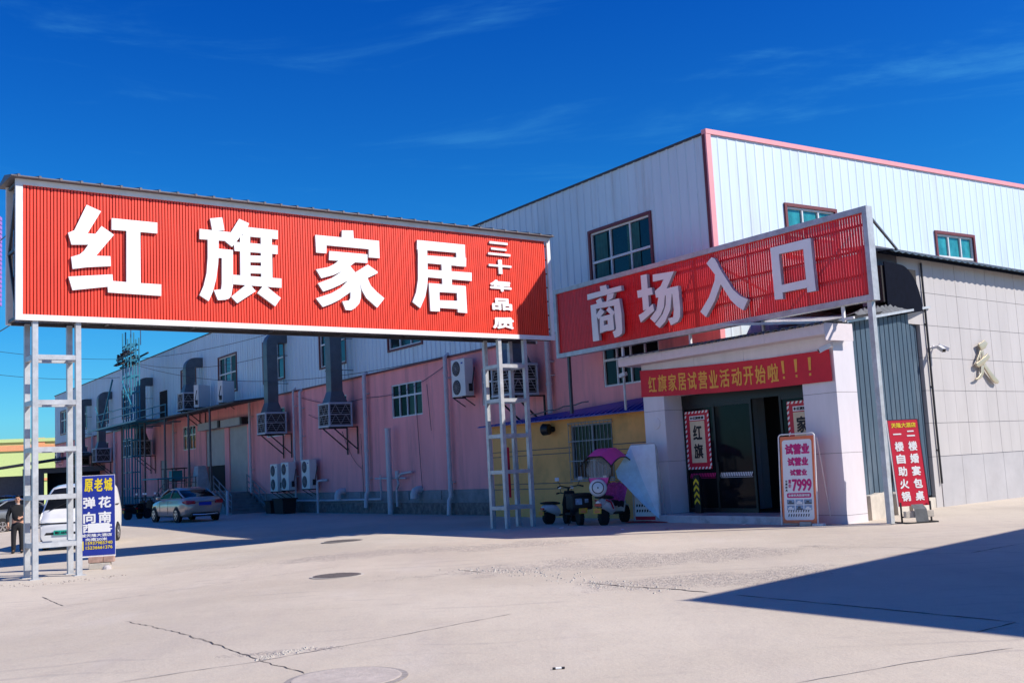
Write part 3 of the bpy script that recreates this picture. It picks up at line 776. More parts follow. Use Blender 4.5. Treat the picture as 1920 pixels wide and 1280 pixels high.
# thin sheet roof with folded seams
mb = MB()
mb.add([(X0 - .12, -.22, Z1 + .03), (X1 + .05, -.22, Z1 + .03), (X1 + .05, YD + .22, Z1 + .03), (X0 - .12, YD + .22, Z1 + .03), (X0 - .12, YD / 2, Z1 + .16), (X1 + .05, YD / 2, Z1 + .16),
        (X0 - .12, -.22, Z1 + .005), (X1 + .05, -.22, Z1 + .005), (X1 + .05, YD + .22, Z1 + .005), (X0 - .12, YD + .22, Z1 + .005)],
       [(0, 1, 5, 4), (4, 5, 2, 3), (0, 6, 7, 1), (3, 2, 8, 9), (0, 4, 3, 9, 6), (1, 7, 8, 2, 5), (6, 9, 8, 7)])
k = X0
while k < X1: mb.box(k, k + .05, -.232, -.20, Z1 + .0, Z1 + .05); mb.beam((k + .025, -.22, Z1 + .045), (k + .025, YD / 2, Z1 + .175), .03); k += .42
mb.build('roof_sheet', 'roof_sheet', gate)
# letters, traced stroke by stroke
def strokes(parent, fr, ox, oy, sc, polys, y0, dz, name='letter', m='letter_white', thick=.06, side='letter_side'):
    mb = MB()
    for i, poly in enumerate(polys):
        pts = []
        for cx, cy in poly:
            x, z = U(fr, ox + cx / sc, oy + cy / sc, y0)
            pts.append((x, z + dz))
        mb.prism(pts, y0 - .0015 * i, y0 + thick - .001 * i)
    me_n = len(mb.f)
    o = mb.build(name, [m, side], parent)
    for p in o.data.polygons:
        if abs(p.normal.y) < .5: p.material_index = 1
    return o
HONG = [[(320, 85), (485, 160), (330, 412), (420, 418), (490, 328), (632, 428), (428, 668), (592, 672), (597, 785), (330, 797), (160, 817), (143, 680), (240, 652), (290, 610), (340, 540), (148, 540), (108, 405), (180, 375)],
        [(112, 905), (615, 880), (620, 955), (775, 968), (775, 382), (605, 370), (605, 238), (1127, 290), (1127, 412), (933, 395), (938, 980), (1172, 995), (1172, 1125), (565, 1085), (560, 1020), (158, 1060)]]
QI = [[(217, 125), (362, 112), (390, 268), (245, 275)], [(90, 250), (480, 293), (475, 400), (90, 372)],
      [(565, 130), (685, 185), (665, 235), (495, 450), (480, 465), (400, 400), (455, 310)],
      [(188, 330), (318, 330), (318, 580), (312, 680), (290, 850), (250, 1000), (200, 1117), (90, 1045), (140, 930), (175, 780), (188, 600)],
      [(310, 487), (490, 505), (490, 610), (310, 597)], [(357, 560), (490, 560), (490, 930), (470, 1050), (445, 1085), (400, 1100), (310, 1105), (262, 985), (350, 975), (357, 900)],
      [(640, 228), (1028, 270), (1028, 375), (600, 335)], [(500, 405), (1025, 450), (1025, 555), (510, 515)],
      [(575, 330), (695, 335), (700, 930), (580, 915)], [(822, 345), (955, 360), (965, 945), (832, 935)],
      [(680, 570), (840, 575), (840, 655), (680, 650)], [(680, 690), (840, 697), (840, 788), (680, 782)],
      [(490, 802), (1070, 848), (1070, 958), (490, 915)], [(640, 925), (700, 925), (762, 998), (540, 1142), (468, 1065)], [(845, 940), (895, 945), (1062, 1080), (995, 1180), (780, 1020)]]
JIA = [[(435, 85), (585, 88), (592, 190), (930, 225), (938, 455), (793, 445), (793, 335), (230, 283), (228, 390), (92, 380), (80, 145), (432, 178)],
       [(268, 360), (775, 405), (775, 520), (610, 510), (545, 560), (615, 645), (780, 540), (910, 635), (910, 655), (775, 720), (820, 820), (900, 905), (1002, 990), (905, 1115), (760, 985), (700, 880), (672, 775), (690, 900), (688, 985), (665, 1060), (610, 1120), (560, 1148), (485, 1145), (440, 1030), (530, 1018), (548, 985), (550, 905), (400, 1010), (290, 1065), (180, 1105), (90, 990), (300, 920), (420, 850), (520, 750), (400, 815), (300, 860), (185, 900), (115, 790), (300, 720), (440, 628), (320, 680), (160, 722), (90, 605), (250, 575), (330, 535), (390, 490), (262, 480)]]
JU = [[(140, 128), (715, 185), (718, 290), (140, 240)], [(612, 280), (718, 285), (728, 448), (615, 440)], [(250, 312), (730, 345), (728, 448), (255, 405)],
      [(140, 128), (258, 140), (270, 560), (262, 680), (240, 800), (178, 945), (85, 870), (130, 750), (152, 600), (152, 300)],
      [(432, 400), (548, 405), (560, 680), (445, 670)], [(262, 482), (795, 520), (795, 620), (268, 575)], [(280, 645), (722, 680), (728, 770), (285, 745)],
      [(280, 645), (405, 655), (412, 985), (300, 980)], [(612, 670), (722, 680), (740, 1005), (628, 995)], [(400, 850), (730, 862), (735, 962), (405, 942)]]
LY = -.095
strokes(gate, 'gate', 110, 370, 6.095, HONG, LY, GZ)
strokes(gate, 'gate', 360, 390, 6.4, QI, LY, GZ)
strokes(gate, 'gate', 580, 420, 7.1125, JIA, LY, GZ)
strokes(gate, 'gate', 760, 430, 6.4, JU, LY, GZ)
strokes(gate, 'gate', 900, 440, 6.737, [[(120, 80), (350, 105), (350, 133), (120, 110)], [(140, 160), (335, 182), (335, 207), (142, 187)], [(103, 222), (384, 248), (384, 277), (105, 250)]], -.08, GZ, thick=.045)
strokes(gate, 'gate', 900, 440, 6.737, [[(110, 368), (398, 393), (398, 419), (112, 394)], [(228, 315), (275, 317), (285, 497), (238, 494)]], -.08, GZ, thick=.045)
for ch, (a, b, c, d) in (('年', (125, 540, 405, 728)), ('品', (150, 772, 412, 962)), ('质', (160, 1010, 435, 1195))):
    xa, za = U('gate', 900 + a / 6.737, 440 + (b + 12) / 6.737, -.08); xb, zb = U('gate', 900 + c / 6.737, 440 + (d - 5) / 6.737, -.08)
    mb = MB(); text(mb, ch, xa, xb, zb + GZ - .01, za + GZ - .02, -.07, .022); mb.build('letter', 'letter_white', gate)
# towers
def tower(x0, wd, dp, foot):
    for sx in (0, wd):
        for sy in (.06, .06 + dp):
            mb = MB(); mb.box(x0 + sx - .055, x0 + sx + .055, sy - .055, sy + .055, foot, Z0 + .02)
            mb.box(x0 + sx - .12, x0 + sx + .12, sy - .12, sy + .12, foot, foot + .015); mb.build('post', 'galv', gate)
    for z in (.67, 1.64, 2.62, 3.59, 4.53):
        mb = MB()
        for sy in (.06, .06 + dp): mb.box(x0 + .055, x0 + wd - .055, sy - .05, sy + .05, z - .05, z + .05)
        for sx in (0, wd): mb.box(x0 + sx - .05, x0 + sx + .05, .115, .005 + dp, z - .05, z + .05)
        mb.build('rung', 'galv', gate)
tower(.05, .86, .64, .0)
tower(12.06, .88, .66, .05)
mb = MB(); mb.box(12.72, 12.8, .8, .83, .8 + GZ, 2.2 + GZ); mb.build('red_strip', 'print_red', gate)

# ================================================================ entrance sign over the shop door
PS, AS = at_frame('shop')
es = thing('entrance_sign', 'red slatted entrance sign with four white characters above the shop door', 'shop sign', PS, AS)
E0, E1, EZ0, EZ1 = -10.36, 1.27, 4.86, 6.96
mb = MB(); k = E0 + .12
while k < E1 - .15: mb.box(k, k + .0615, -.006, .004, EZ0 + .13, EZ1 - .13); k += .0745
mb.build('slat_panel', 'entry_red', es)
mb = MB()
for z in (5.45, 6.0, 6.55): mb.box(E0 + .1, E1 - .1, .014, .05, z, z + .05)
for x in (-8.2, -6.2, -4.25, -2.4, -.55): mb.box(x, x + .05, .013, .06, EZ0 + .1, EZ1 - .1)
mb.build('rail', 'sign_red_dark', es)
mb = MB(); mb.box(E0, E0 + .12, -.07, .14, EZ0, EZ1); mb.box(E1 - .12, E1, -.07, .14, EZ0, EZ1)
mb.box(E0 + .12, E1 - .12, -.068, .138, EZ0, EZ0 + .13); mb.box(E0 + .12, E1 - .12, -.068, .138, EZ1 - .13, EZ1)
mb.build('frame', 'galv', es)
SHANG = [[(315, 245), (420, 220), (445, 310), (330, 335)], [(100, 385), (680, 232), (692, 315), (105, 480)], [(250, 490), (330, 440), (378, 540), (275, 560)], [(445, 385), (560, 360), (535, 450), (430, 510)],
         [(160, 570), (650, 450), (660, 555), (165, 650)], [(160, 570), (245, 555), (310, 1170), (205, 1190)],
         [(558, 470), (650, 450), (690, 700), (705, 990), (700, 1050), (650, 1100), (575, 1125), (540, 1020), (585, 1000), (600, 960), (575, 750)],
         [(330, 620), (400, 680), (300, 810), (255, 745)], [(430, 655), (480, 590), (580, 690), (540, 755)],
         [(320, 770), (540, 712), (548, 800), (325, 850)], [(320, 770), (385, 755), (400, 1020), (325, 1050)], [(450, 740), (545, 720), (570, 985), (470, 1010)], [(380, 915), (470, 890), (475, 1000), (390, 1022)]]
CHANG = [[(1015, 60), (1120, 35), (1160, 620), (1060, 660)], [(955, 320), (1205, 265), (1225, 380), (970, 445)], [(985, 740), (1060, 690), (1225, 545), (1250, 660), (1020, 865)],
         [(1225, 45), (1590, -15), (1470, 265), (1380, 370), (1280, 440), (1262, 325), (1360, 240), (1410, 125), (1230, 165)], [(1265, 325), (1660, 235), (1675, 345), (1285, 440)],
         [(1330, 400), (1435, 390), (1420, 600), (1360, 740), (1265, 870), (1180, 795), (1290, 650)], [(1455, 380), (1555, 360), (1530, 640), (1440, 850), (1345, 957), (1268, 895), (1400, 720), (1450, 560)],
         [(1560, 330), (1662, 235), (1700, 620), (1700, 760), (1660, 850), (1540, 912), (1492, 795), (1580, 770), (1590, 650)]]
RU = [[(230, 352), (270, 370), (360, 540), (500, 760), (590, 840), (690, 885), (630, 1020), (550, 970), (470, 890), (345, 690), (270, 900), (160, 1108), (88, 1040), (200, 850), (270, 640), (272, 570), (165, 430)]]
KOU = [[(970, 235), (1478, 108), (1490, 225), (985, 332)], [(970, 235), (1070, 215), (1135, 878), (1030, 888)], [(1378, 135), (1480, 110), (1550, 775), (1440, 797)], [(1110, 705), (1425, 633), (1440, 735), (1120, 800)]]
for S_, o_ in ((SHANG, (1090, 510, 9.145)), (CHANG, (1090, 510, 9.145)), (RU, (1300, 430, 6.738)), (KOU, (1300, 430, 6.738))):
    strokes(es, 'shop', *o_, S_, -.15, 0, thick=.10)
for x in (-7.35, -4.6, -2.05, .35):
    mb = MB(); mb.beam((x, .03, 4.5), (x, .03, EZ0), .06); mb.beam((x - .28, .03, 4.56), (x + .28, .03, 4.56), .05); mb.build('support_stub', 'white_paint', es)
mb = MB(); mb.box(1.02, 1.14, .01, .13, .02, EZ0); mb.build('post', 'galv', es)
mb = MB(); mb.beam((-9.9, .05, 3.15), (-9.9, .05, EZ0), .08); mb.build('post', 'galv_dark', es)
mb = MB(); mb.beam((1.18, .16, 6.75), (-1.25, 4.46, 6.78), .05); mb.build('stay', 'galv_dark', es)
mb = MB(); mb.beam((-4.0, .16, 6.8), (-4.0, 2.4, 6.0), .05); mb.build('stay', 'galv_dark', es)
mb = MB(); mb.beam((-6.99, -.3, 3.05), (-6.99, -.3, 4.4), .05); mb.beam((-7.1, -.34, 4.0), (-6.85, -.34, 4.05), .1); mb.build('lamp_arm', 'galv', es)

# ================================================================ shop entrance
sh = thing('shop_entrance', 'white panelled shop entrance with a flat canopy and dark glass doors', 'shop entrance', PS, AS)
def grooves_box(mb, gb, x0, x1, y0, y1, zs):
    for a, b in zip(zs, zs[1:]): mb.box(x0, x1, y0, y1, a + .004, b - .004)
    gb.box(x0 + .006, x1 - .006, y0 + .006, y1 - .006, zs[0], zs[-1])
for nm, x0, x1, zs in (('pillar', -.97, 0.0, [-.05, .19, 1.58, 2.95, 4.25]), ('pillar', -6.58, -5.75, [-.1, .19, 1.58, 2.95, 4.25])):
    mb, gb = MB(), MB(); grooves_box(mb, gb, x0, x1, 0, .72, zs)
    o = mb.build(nm, 'panel_white', sh, bevel=.004); gb.build('joint', 'joint', o)
mb, gb = MB(), MB()
for a, b in zip([-5.75, -4.5, -2.75, -.97], [-4.5, -2.75, -.97]): mb.box(a + .004, b - .004, 0, .6, 3.32, 4.25)
gb.box(-5.74, -.98, .006, .59, 3.325, 4.245)
o = mb.build('lintel', 'panel_white', sh, bevel=.003); gb.build('joint', 'joint', o)
mb = MB()
for a, b in zip([-7.0, -5.2, -3.3, -1.6], [-5.2, -3.3, -1.6, .19]): mb.box(a + .003, b - .003, -.47, -.45, 4.24, 4.47)
mb.box(.17, .19, -.449, .5, 4.1, 4.49); mb.box(-7.0, -6.98, -.449, .5, 4.24, 4.47)
mb.box(-6.98, .17, -.448, .5, 4.235, 4.25); mb.build('canopy_fascia', 'canopy_pvc', sh)
# sheet roof above the canopy with a rumpled edge
mb = MB(); nseg = 90
for k in range(nseg):
    xa, xb = -7.05 + 7.3 * k / nseg, -7.05 + 7.3 * (k + 1) / nseg
    za, zb = [4.52 + .035 * sin(k_ * 2.1) * (1 if k_ > 35 else .25) + .012 * random.random() for k_ in (k, k + 1)]
    mb.quad((xa, -.56, za - .03), (xb, -.56, zb - .03), (xb, 1.6, zb + .28), (xa, 1.6, za + .28))
    mb.quad((xa, -.56, za - .05), (xa, -.56, za - .03), (xb, -.56, zb - .03), (xb, -.56, zb - .05))
mb.build('canopy_roof', 'grey_cloth', sh)
mb = MB(); mb.box(-6.4, -.98, -.52, .95, -.1, .19); mb.build('step', 'marble', sh, bevel=.01)
# doors
mb = MB(); mb.box(-5.75, -.97, .64, .70, 3.05, 3.32)
for x in (-5.74, -4.62, -3.30, -2.30, -1.05): mb.box(x, x + .07, .64, .70, .19, 3.05)
for x0, x1 in ((-5.67, -4.62), (-4.55, -3.30), (-2.23, -1.05)): mb.box(x0, x1, .645, .695, .19, .30); mb.box(x0, x1, .645, .695, 2.95, 3.05)
mb.box(-4.5, -4.46, .58, .62, 1.0, 1.5)
mb.build('door_frame', 'door_metal', sh)
for x0, x1 in ((-5.67, -4.62), (-4.55, -3.30), (-2.23, -1.05)):
    mb = MB(); mb.box(x0 + .002, x1 - .002, .668, .674, .302, 2.948); mb.build('door_glass', 'dark_glass', sh)
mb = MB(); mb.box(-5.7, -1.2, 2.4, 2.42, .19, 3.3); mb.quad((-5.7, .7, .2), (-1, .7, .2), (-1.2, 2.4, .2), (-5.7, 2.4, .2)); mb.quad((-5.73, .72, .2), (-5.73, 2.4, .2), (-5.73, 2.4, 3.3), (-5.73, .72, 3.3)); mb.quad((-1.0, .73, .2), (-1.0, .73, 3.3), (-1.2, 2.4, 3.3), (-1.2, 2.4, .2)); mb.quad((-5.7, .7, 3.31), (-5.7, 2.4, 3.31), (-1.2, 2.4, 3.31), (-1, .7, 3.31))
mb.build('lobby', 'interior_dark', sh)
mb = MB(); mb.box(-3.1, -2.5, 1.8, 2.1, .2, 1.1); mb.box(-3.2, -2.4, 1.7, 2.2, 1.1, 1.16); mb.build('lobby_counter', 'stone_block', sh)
mb = MB(); mb.lathe([(0, .16), (.02, .15), (.03, .02)], (-6.1, -.001, 2.62), (0, -1, 0), 20); mb.build('wall_plaque', 'panel_white', sh, True)
mb = MB(); mb.box(-.965, -.4, .72, 1.2, 0, 4.2); mb.box(-6.58, -5.76, .72, 3.6, 0, 4.2); mb.box(-5.74, -.97, .6, 1.2, 3.4, 4.2); mb.build('side_wall', 'panel_white', sh)
# stripes stuck across the doors
for x0, x1, y in ((-5.62, -4.66, .655), (-4.5, -3.35, .655)):
    mb = MB(); k = x0
    while k < x1 - .05: mb.add([(k, y, 1.12), (k + .035, y, 1.12), (k + .075, y, 1.22), (k + .04, y, 1.22)], [(0, 1, 2, 3)]); k += .06
    mb.box(x0, x1, y - .001, y + .001, 1.09, 1.10)
    mb.build('door_stripe', 'print_white' if x0 > -5 else 'print_magenta', sh)

def poster(x0, x1, z0, z1, y, chars, label, cut=None):
    P, A = at_frame('shop', x0, y, z0)
    t = thing('poster', label, 'poster', P, A, 'red bordered posters on the shop doors')
    wd, h = x1 - x0, z1 - z0
    mb = MB(); mb.box(0, wd, -.004, 0, 0, h); mb.build('sheet', 'print_red', t)
    mb = MB(); yy = -.0065; e = .06
    def stripe(u0, along, horiz, o):
        a, b = u0, u0 + .065
        if horiz: mb.add([(a, yy, o), (b, yy, o), (b + .04, yy, o + e), (a + .04, yy, o + e)], [(0, 1, 2, 3)])
        else: mb.add([(o, yy, a), (o + e, yy, a + .04), (o + e, yy, b + .04), (o, yy, b)], [(0, 1, 2, 3)])
    k = .0
    while k < wd - .1: stripe(k, wd, True, 0); stripe(k, wd, True, h - e); k += .13
    k = .06
    while k < h - .16: stripe(k, h, False, 0); stripe(k, h, False, wd - e); k += .13
    mb.build('border_stripe', 'print_white', t)
    mb = MB(); mb.box(.18, wd - .18, -.007, -.004, .17, h - .27); mb.build('scroll', 'print_cream', t)
    mb = MB(); mb.box(.18, wd - .16, -.0072, -.004, h - .245, h - .125); mb.build('name_strip', 'print_white', t)
    word(t, 'print_black', '红旗家居', .30, wd - .19, h - .225, h - .145, -.009, .005)
    mb = MB(); mb.lathe([(0, .035), (.001, .035)], (.245, -.0085, h - .185), (0, -1, 0), 12); mb.build('emblem', 'print_black', t)
    s = (h - .55) / 2
    for i, ch in enumerate(chars):
        zc = h - .32 - (i + .5) * s
        word(t, 'print_black', ch, wd / 2 - .17, wd / 2 + .17, zc - .20, zc + .20, -.0105, .013)
poster(-5.66, -4.75, 1.33, 2.88, .640, '红旗', 'red bordered paper poster with two black characters on the left glass door')
poster(-2.05, -1.17, 1.33, 2.88, .640, '家居', 'red bordered paper poster on the right door, half hidden by the price board')
P, A = at_frame('shop', -5.06, .36, .19)
t = thing('guard_post', 'black guard post with lime chevrons standing at the left glass door', 'guard post', P, A)
mb = MB(); mb.box(-.11, .11, -.05, .05, 0, .95); mb.lathe([(.95, .10), (1.0, .07)], (0, 0, 0), (0, 0, 1), 12); mb.build('body', 'black_plastic', t, bevel=.02)
mb = MB()
for k in range(4): z = .22 + k * .17; mb.add([(-.10, -.053, z), (0, -.053, z + .10), (.10, -.053, z), (.10, -.053, z + .08), (0, -.053, z + .18), (-.10, -.053, z + .08)], [(0, 1, 4, 5), (1, 2, 3, 4)])
mb.build('chevrons', 'print_yellow', t)
# banner
P, A = at_frame('shop', -6.6, -.045, 3.2)
bn = thing('banner', 'long dark red cloth banner with gold characters and three exclamation marks over the shop door', 'banner', P, A)
BL = 6.55
def bpt(x, y, z):   # sag and slope of the cloth
    t_ = x / BL; top = .90 - .175 * t_ - .05 * sin(pi * t_); bot = .17 - .165 * t_ - .05 * sin(pi * t_)
    return (x, y + .018 * sin(x * 1.7) + .012 * sin(x * 5.1 + z * 3), bot + (top - bot) * z)
mb = MB(); nb = 60
for j in range(6):
    for k in range(nb):
        q = [bpt(BL * (k + a) / nb, 0, (j + b) / 6) for a, b in ((0, 0), (1, 0), (1, 1), (0, 1))]; mb.quad(*q)
        mb.quad(*[(p[0], p[1] + .006, p[2]) for p in q][::-1])
mb.build('cloth', 'banner_red', bn, True)
S_ = '红旗家居试营业活动开始啦'
for i, ch in enumerate(S_): x = .32 + i * .392; word(bn, 'gold_text', ch, x, x + .33, .17, .80 if i else .76, -.008, .011, bpt)
for i in range(3): mb = MB(); x = .32 + 12 * .392 + .02 + i * .41; mb.add([bpt(x + a, -.008, b) for a, b in ((.05, .42), (.11, .42), (.125, .84), (.035, .84))], [(0, 1, 2, 3)]); mb.add([bpt(x + a, -.008, b) for a, b in ((.05, .25), (.11, .25), (.11, .33), (.05, .33))], [(0, 1, 2, 3)]); mb.build('lettering', 'gold_text', bn)

def cctv(P, A, label, arm, flip=1):
    t = thing('security_camera', label, 'security camera', P, A, 'security cameras on the buildings')
    mb = MB(); mb.lathe([(0, .05), (.03, .045)], (0, 0, 0), (0, -1, 0), 12); mb.beam((0, -.03, 0), (0, -arm, 0), .04); mb.build('bracket', 'white_paint', t)
    X = Matrix.Translation((0, -arm, -.02)) @ Matrix.Rotation(R(35) * flip, 4, 'Z') @ Matrix.Rotation(R(25), 4, 'X')
    mb = MB(); mb.box(-.055, .055, -.20, .10, -.06, .05, X); mb.build('camera_body', 'white_paint', t, bevel=.012)
    mb = MB(); mb.box(-.045, .045, -.203, -.19, -.05, .035, X); mb.build('lens', 'black_plastic', t)
P, A = at_frame('shop', -.02, -.0, 4.0); cctv(P, A, 'white security camera under the right end of the shop canopy', .2, -1)

# ================================================================ yellow annexe
PA, AA = at_frame('side')
an = thing('annexe', 'low ochre yellow annexe with a dark blue sheet roof against the pink wall', 'annexe', PA, AA)
AY = -.5
wn = (-6.24, -4.2, 1.17, 2.82)
mb = MB(); wall(mb, -10.75, -2.0, -.1, 3.10, [wn], AY, .12); mb.quad((-10.75, 0.04, -.1), (-10.75, AY, -.1), (-10.75, AY, 3.1), (-10.75, 0.04, 3.1)); mb.build('wall', 'yellow_wall', an)
mb = MB()
for z in (2.15, 1.99, 1.07, .90):
    for a, b in ((-10.75, -6.26), (-4.18, -2.0)): mb.box(a, b, AY - .004, AY + .006, z - .012, z + .012)
mb.build('groove', 'joint', an)
mb = MB()
mb.add([(-11.0, -.92, 3.05), (-2.2, -.92, 3.03), (-2.0, .03, 3.50), (-11.0, .03, 3.12), (-11.0, -.92, 3.02), (-2.2, -.92, 3.0), (-2.0, .03, 3.46), (-11.0, .03, 3.08)],
       [(0, 1, 2, 3), (7, 6, 5, 4), (0, 4, 5, 1), (1, 5, 6, 2), (0, 3, 7, 4)])
k = -10.9
while k < -2.3: mb.beam((k, -.93, 3.055), (k + .02, .02, 3.13 + .37 * (k + 11) / 9), .03); k += .26
mb.build('roof', 'blue_roof', an)
mb = MB(); mb.tube([(-8.6 + k * .3, -.5 - .03 * sin(k), 3.27 + .02 * k + .02 * sin(k * 2)) for k in range(12)], .02, 6); mb.build('roof_cable', 'grey_cloth', an, True)
f = MB(); a, b, c, d = wn
f.box(a, a + .05, AY + .04, AY + .1, c, d); f.box(b - .05, b, AY + .04, AY + .1, c, d); f.box(a + .05, b - .05, AY + .041, AY + .1, c, c + .05); f.box(a + .05, b - .05, AY + .041, AY + .1, d - .05, d); f.box((a + b) / 2 - .03, (a + b) / 2 + .03, AY + .042, AY + .1, c + .05, d - .05)
fo = f.build('window', 'cooler_grille', an)
mb = MB(); mb.box(a + .01, b - .01, AY + .09, AY + .1, c + .01, d - .01); mb.build('pane', 'dark_glass', fo)
mb = MB()
for k in range(13): x = a - .04 + (b - a + .08) * k / 12; mb.tube([(x, AY - .06, c - .08), (x, AY - .06, d + .08)], .011, 6)
for z in (c - .05, c + .55, c + 1.15, d + .05): mb.beam((a - .06, AY - .06, z), (b + .06, AY - .06, z), .03)
for x in (a - .04, b + .04):
    for z in (c, d): mb.beam((x, AY - .06, z), (x, AY + .02, z), .025)
mb.build('window_bars', 'cooler_grille', fo)
P, A = at_frame('side', -7.12, AY, 2.76)
t = thing('wall_light', 'round black wall light on the yellow annexe wall', 'wall light', P, A)
mb = MB(); mb.lathe([(0, .09), (.06, .09)], (0, 0, 0), (0, -1, 0), 14); mb.beam((0, -.05, 0), (-.05, -.22, 0), .05); mb.build('mount', 'black_plastic', t)
mb = MB(); mb.lathe([(-.14, .10), (-.12, .17), (.10, .19), (.14, .15)], (-.08, -.24, .0), (-.9, -.4, 0), 20); mb.build('lamp_housing', 'black_plastic', t, True)
mb = MB(); mb.lathe([(.142, .14), (.146, .12)], (-.08, -.24, 0), (-.9, -.4, 0), 20); mb.build('lens', 'clear_lens', t)

# ================================================================ blue sheet shed between shop and hotel
PB, AB = at_frame('shed')
sd = thing('sheet_metal_shed', 'blue grey ribbed sheet metal wall standing on broken concrete stubs beside the shop', 'shed', PB, AB)
mb = MB(); ribs(mb, .32, 5.85, .33, 4.72, .33, .03, prof=((0, 0), (.80, 0), (.84, 1), (.93, 1), (.97, 0)))
for i, v in enumerate(mb.v):
    if v.z > 4.7: v.z = 4.56 + .76 * (v.x - .3) / 5.55
mb.build('ribbed_wall', 'shed_blue', sd)
mb = MB(); mb.box(5.855, 5.97, -.03, .1, -.05, 5.34); mb.build('edge_trim', 'steel_and_shade_black', sd)
mb = MB(); mb.add([(.1, -.28, 4.58), (6.25, -.28, 5.43), (6.25, 3, 5.6), (.1, 3, 4.9), (.1, -.28, 4.52), (6.25, -.28, 5.37), (6.25, 3, 5.54), (.1, 3, 4.84)], [(0, 1, 2, 3), (7, 6, 5, 4), (0, 4, 5, 1), (1, 5, 6, 2), (0, 3, 7, 4)])
mb.build('roof_edge', 'galv', sd)
mb = MB()
for k in range(40):
    x = 1.2 + k * .115; za = 4.60 + .85 * x / 6.15
    def hh(q): return .05 + .10 * abs(sin(q * 1.9)) * sin(min(1, q / 4) * pi / 2) + .05 * abs(sin(q * 4.3 + 1))
    za, zb = 4.60 + .85 * x / 6.15, 4.60 + .85 * (x + .115) / 6.15
    mb.quad((x, -.22, za - .03), (x + .115, -.22, zb - .03), (x + .115, -.05, zb + hh(k + 1)), (x, -.05, za + hh(k)))
    mb.quad((x, -.05, za + hh(k)), (x + .115, -.05, zb + hh(k + 1)), (x + .115, .4, zb), (x, .4, za))
mb.build('roof_tarpaulin', 'grey_cloth', sd, True, angle=50)
for x0, x1, h, y in ((.28, .60, .52, -.10), (.95, 2.35, .60, -.14), (2.75, 3.55, .55, -.12), (3.9, 5.8, .30, -.1)):
    mb = MB(); pl = [(x0, -.1), (x1, -.1), (x1 + .02, h * .9)]
    k = 5
    pl += [(x1 - (x1 - x0) * (i + .5) / k, h * random.uniform(.92, 1.03)) for i in range(k)] + [(x0 - .01, h * .93)]
    mb.prism(pl, y, .12); mb.build('concrete_stub', 'concrete', sd, bevel=.008)

# ================================================================ grey tiled hotel building
PH, AH = at_frame('hotel')
ho = thing('hotel_building', 'grey tiled building with a rolled metal eave and a gold character on its wall', 'building', PH, AH)
HX1, HX0 = 26.0, -2.2
rows = [1.34, 2.24, 3.11, 4.24, 5.0, 5.79, 6.75]
rows = [1.34, 2.24, 3.11, 4.24, 5.79, 6.75]
mb, gb, bb = MB(), MB(), MB()
zr = [1.34, 2.235, 3.11, 4.0, 4.89, 5.79, 6.78]
x = .32
k = 0
while x < HX1:
    for a, b in zip(zr, zr[1:]):
        mb.box(x + .005, x + .595, -.012 + .0015 * ((k * 7) % 3), .1, a + .006, b - .006)
    x += .60; k += 1
for a, b in zip([-.05] + zr, zr): mb.box(-.02 if a < 4.8 else -.9, .315, -.011, .1, a + .006, b - .006)
mb.build('tile', 'tile_grey', ho)
x = .32
while x < HX1: bb.box(x + .006, x + 1.194, -.03, .1, -.1, 1.33); x += 1.2
bb.build('base_tile', 'tile_base', ho)
gb.box(0, HX1, .0, .3, -.1, 6.9); gb.box(HX0, 0, .004, .3, 5.3, 6.9); gb.build('wall', 'tile_joint', ho)
mb = MB(); mb.box(HX0, HX1, .3, 9, 5.6, 6.7); mb.box(HX1 - .3, HX1, .3, 9, 0, 6.7); mb.build('rear_wall', 'tile_grey', ho)
# near-black arched panel and box standing in for shade at the near end
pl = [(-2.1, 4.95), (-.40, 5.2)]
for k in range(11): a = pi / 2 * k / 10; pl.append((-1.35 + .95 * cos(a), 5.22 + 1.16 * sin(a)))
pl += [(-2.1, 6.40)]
mb = MB(); mb.prism(pl, -.35, -.32); mb.build('arched_shade_panel', 'steel_and_shade_black', ho)
mb = MB(); mb.box(-2.2, -.5, -.30, -.02, 5.35, 6.3); mb.build('shade_backing_box', 'interior_dark', ho)
# corrugated eave
mb = MB(); n = 340; x0 = -1.9
def ev(k): return x0 + (HX1 - x0) * k / n, .022 * sin(k * 2 * pi / 4)
for k in range(n):
    (a, wa), (b, wb) = ev(k), ev(k + 1)
    ya = -.95 if k > 0 else -.95
    mb.quad((a, -.45, 6.71 + wa), (b, -.45, 6.71 + wb), (b, .6, 6.98 + wb), (a, .6, 6.98 + wa))
    mb.quad((a, -.45, 6.68 + wa), (a, .6, 6.95 + wa), (b, .6, 6.95 + wb), (b, -.45, 6.68 + wb))
    mb.quad((a, -.45, 6.68 + wa), (b, -.45, 6.68 + wb), (b, -.45, 6.71 + wb), (a, -.45, 6.71 + wa))
mb.build('corrugated_eave', 'shed_blue', ho, True, angle=80)
mb = MB(); mb.add([(-2.9, -.40, 6.56), (-1.92, -.44, 6.70), (-1.92, .6, 6.97), (-2.9, .6, 6.8)], [(0, 1, 2, 3)]); mb.box(HX0, HX1, -.32, -.26, 6.62, 6.70); mb.build('eave_trim', 'steel_and_shade_black', ho)
mb = MB(); mb.tube([(.25, -.06, 6.6), (.25, -.06, 2.2), (.27, -.06, .62)], .03, 8)
for z in (1.5, 3.2, 4.9): mb.box(.20, .30, -.05, 0, z, z + .03)
mb.build('drainpipe', 'black_pipe', ho, True)
t = thing('wall_character', 'gold brush style metal character fixed to the grey tiled wall', 'wall lettering', *at_frame('hotel', 3.5, -.02, 3.3))
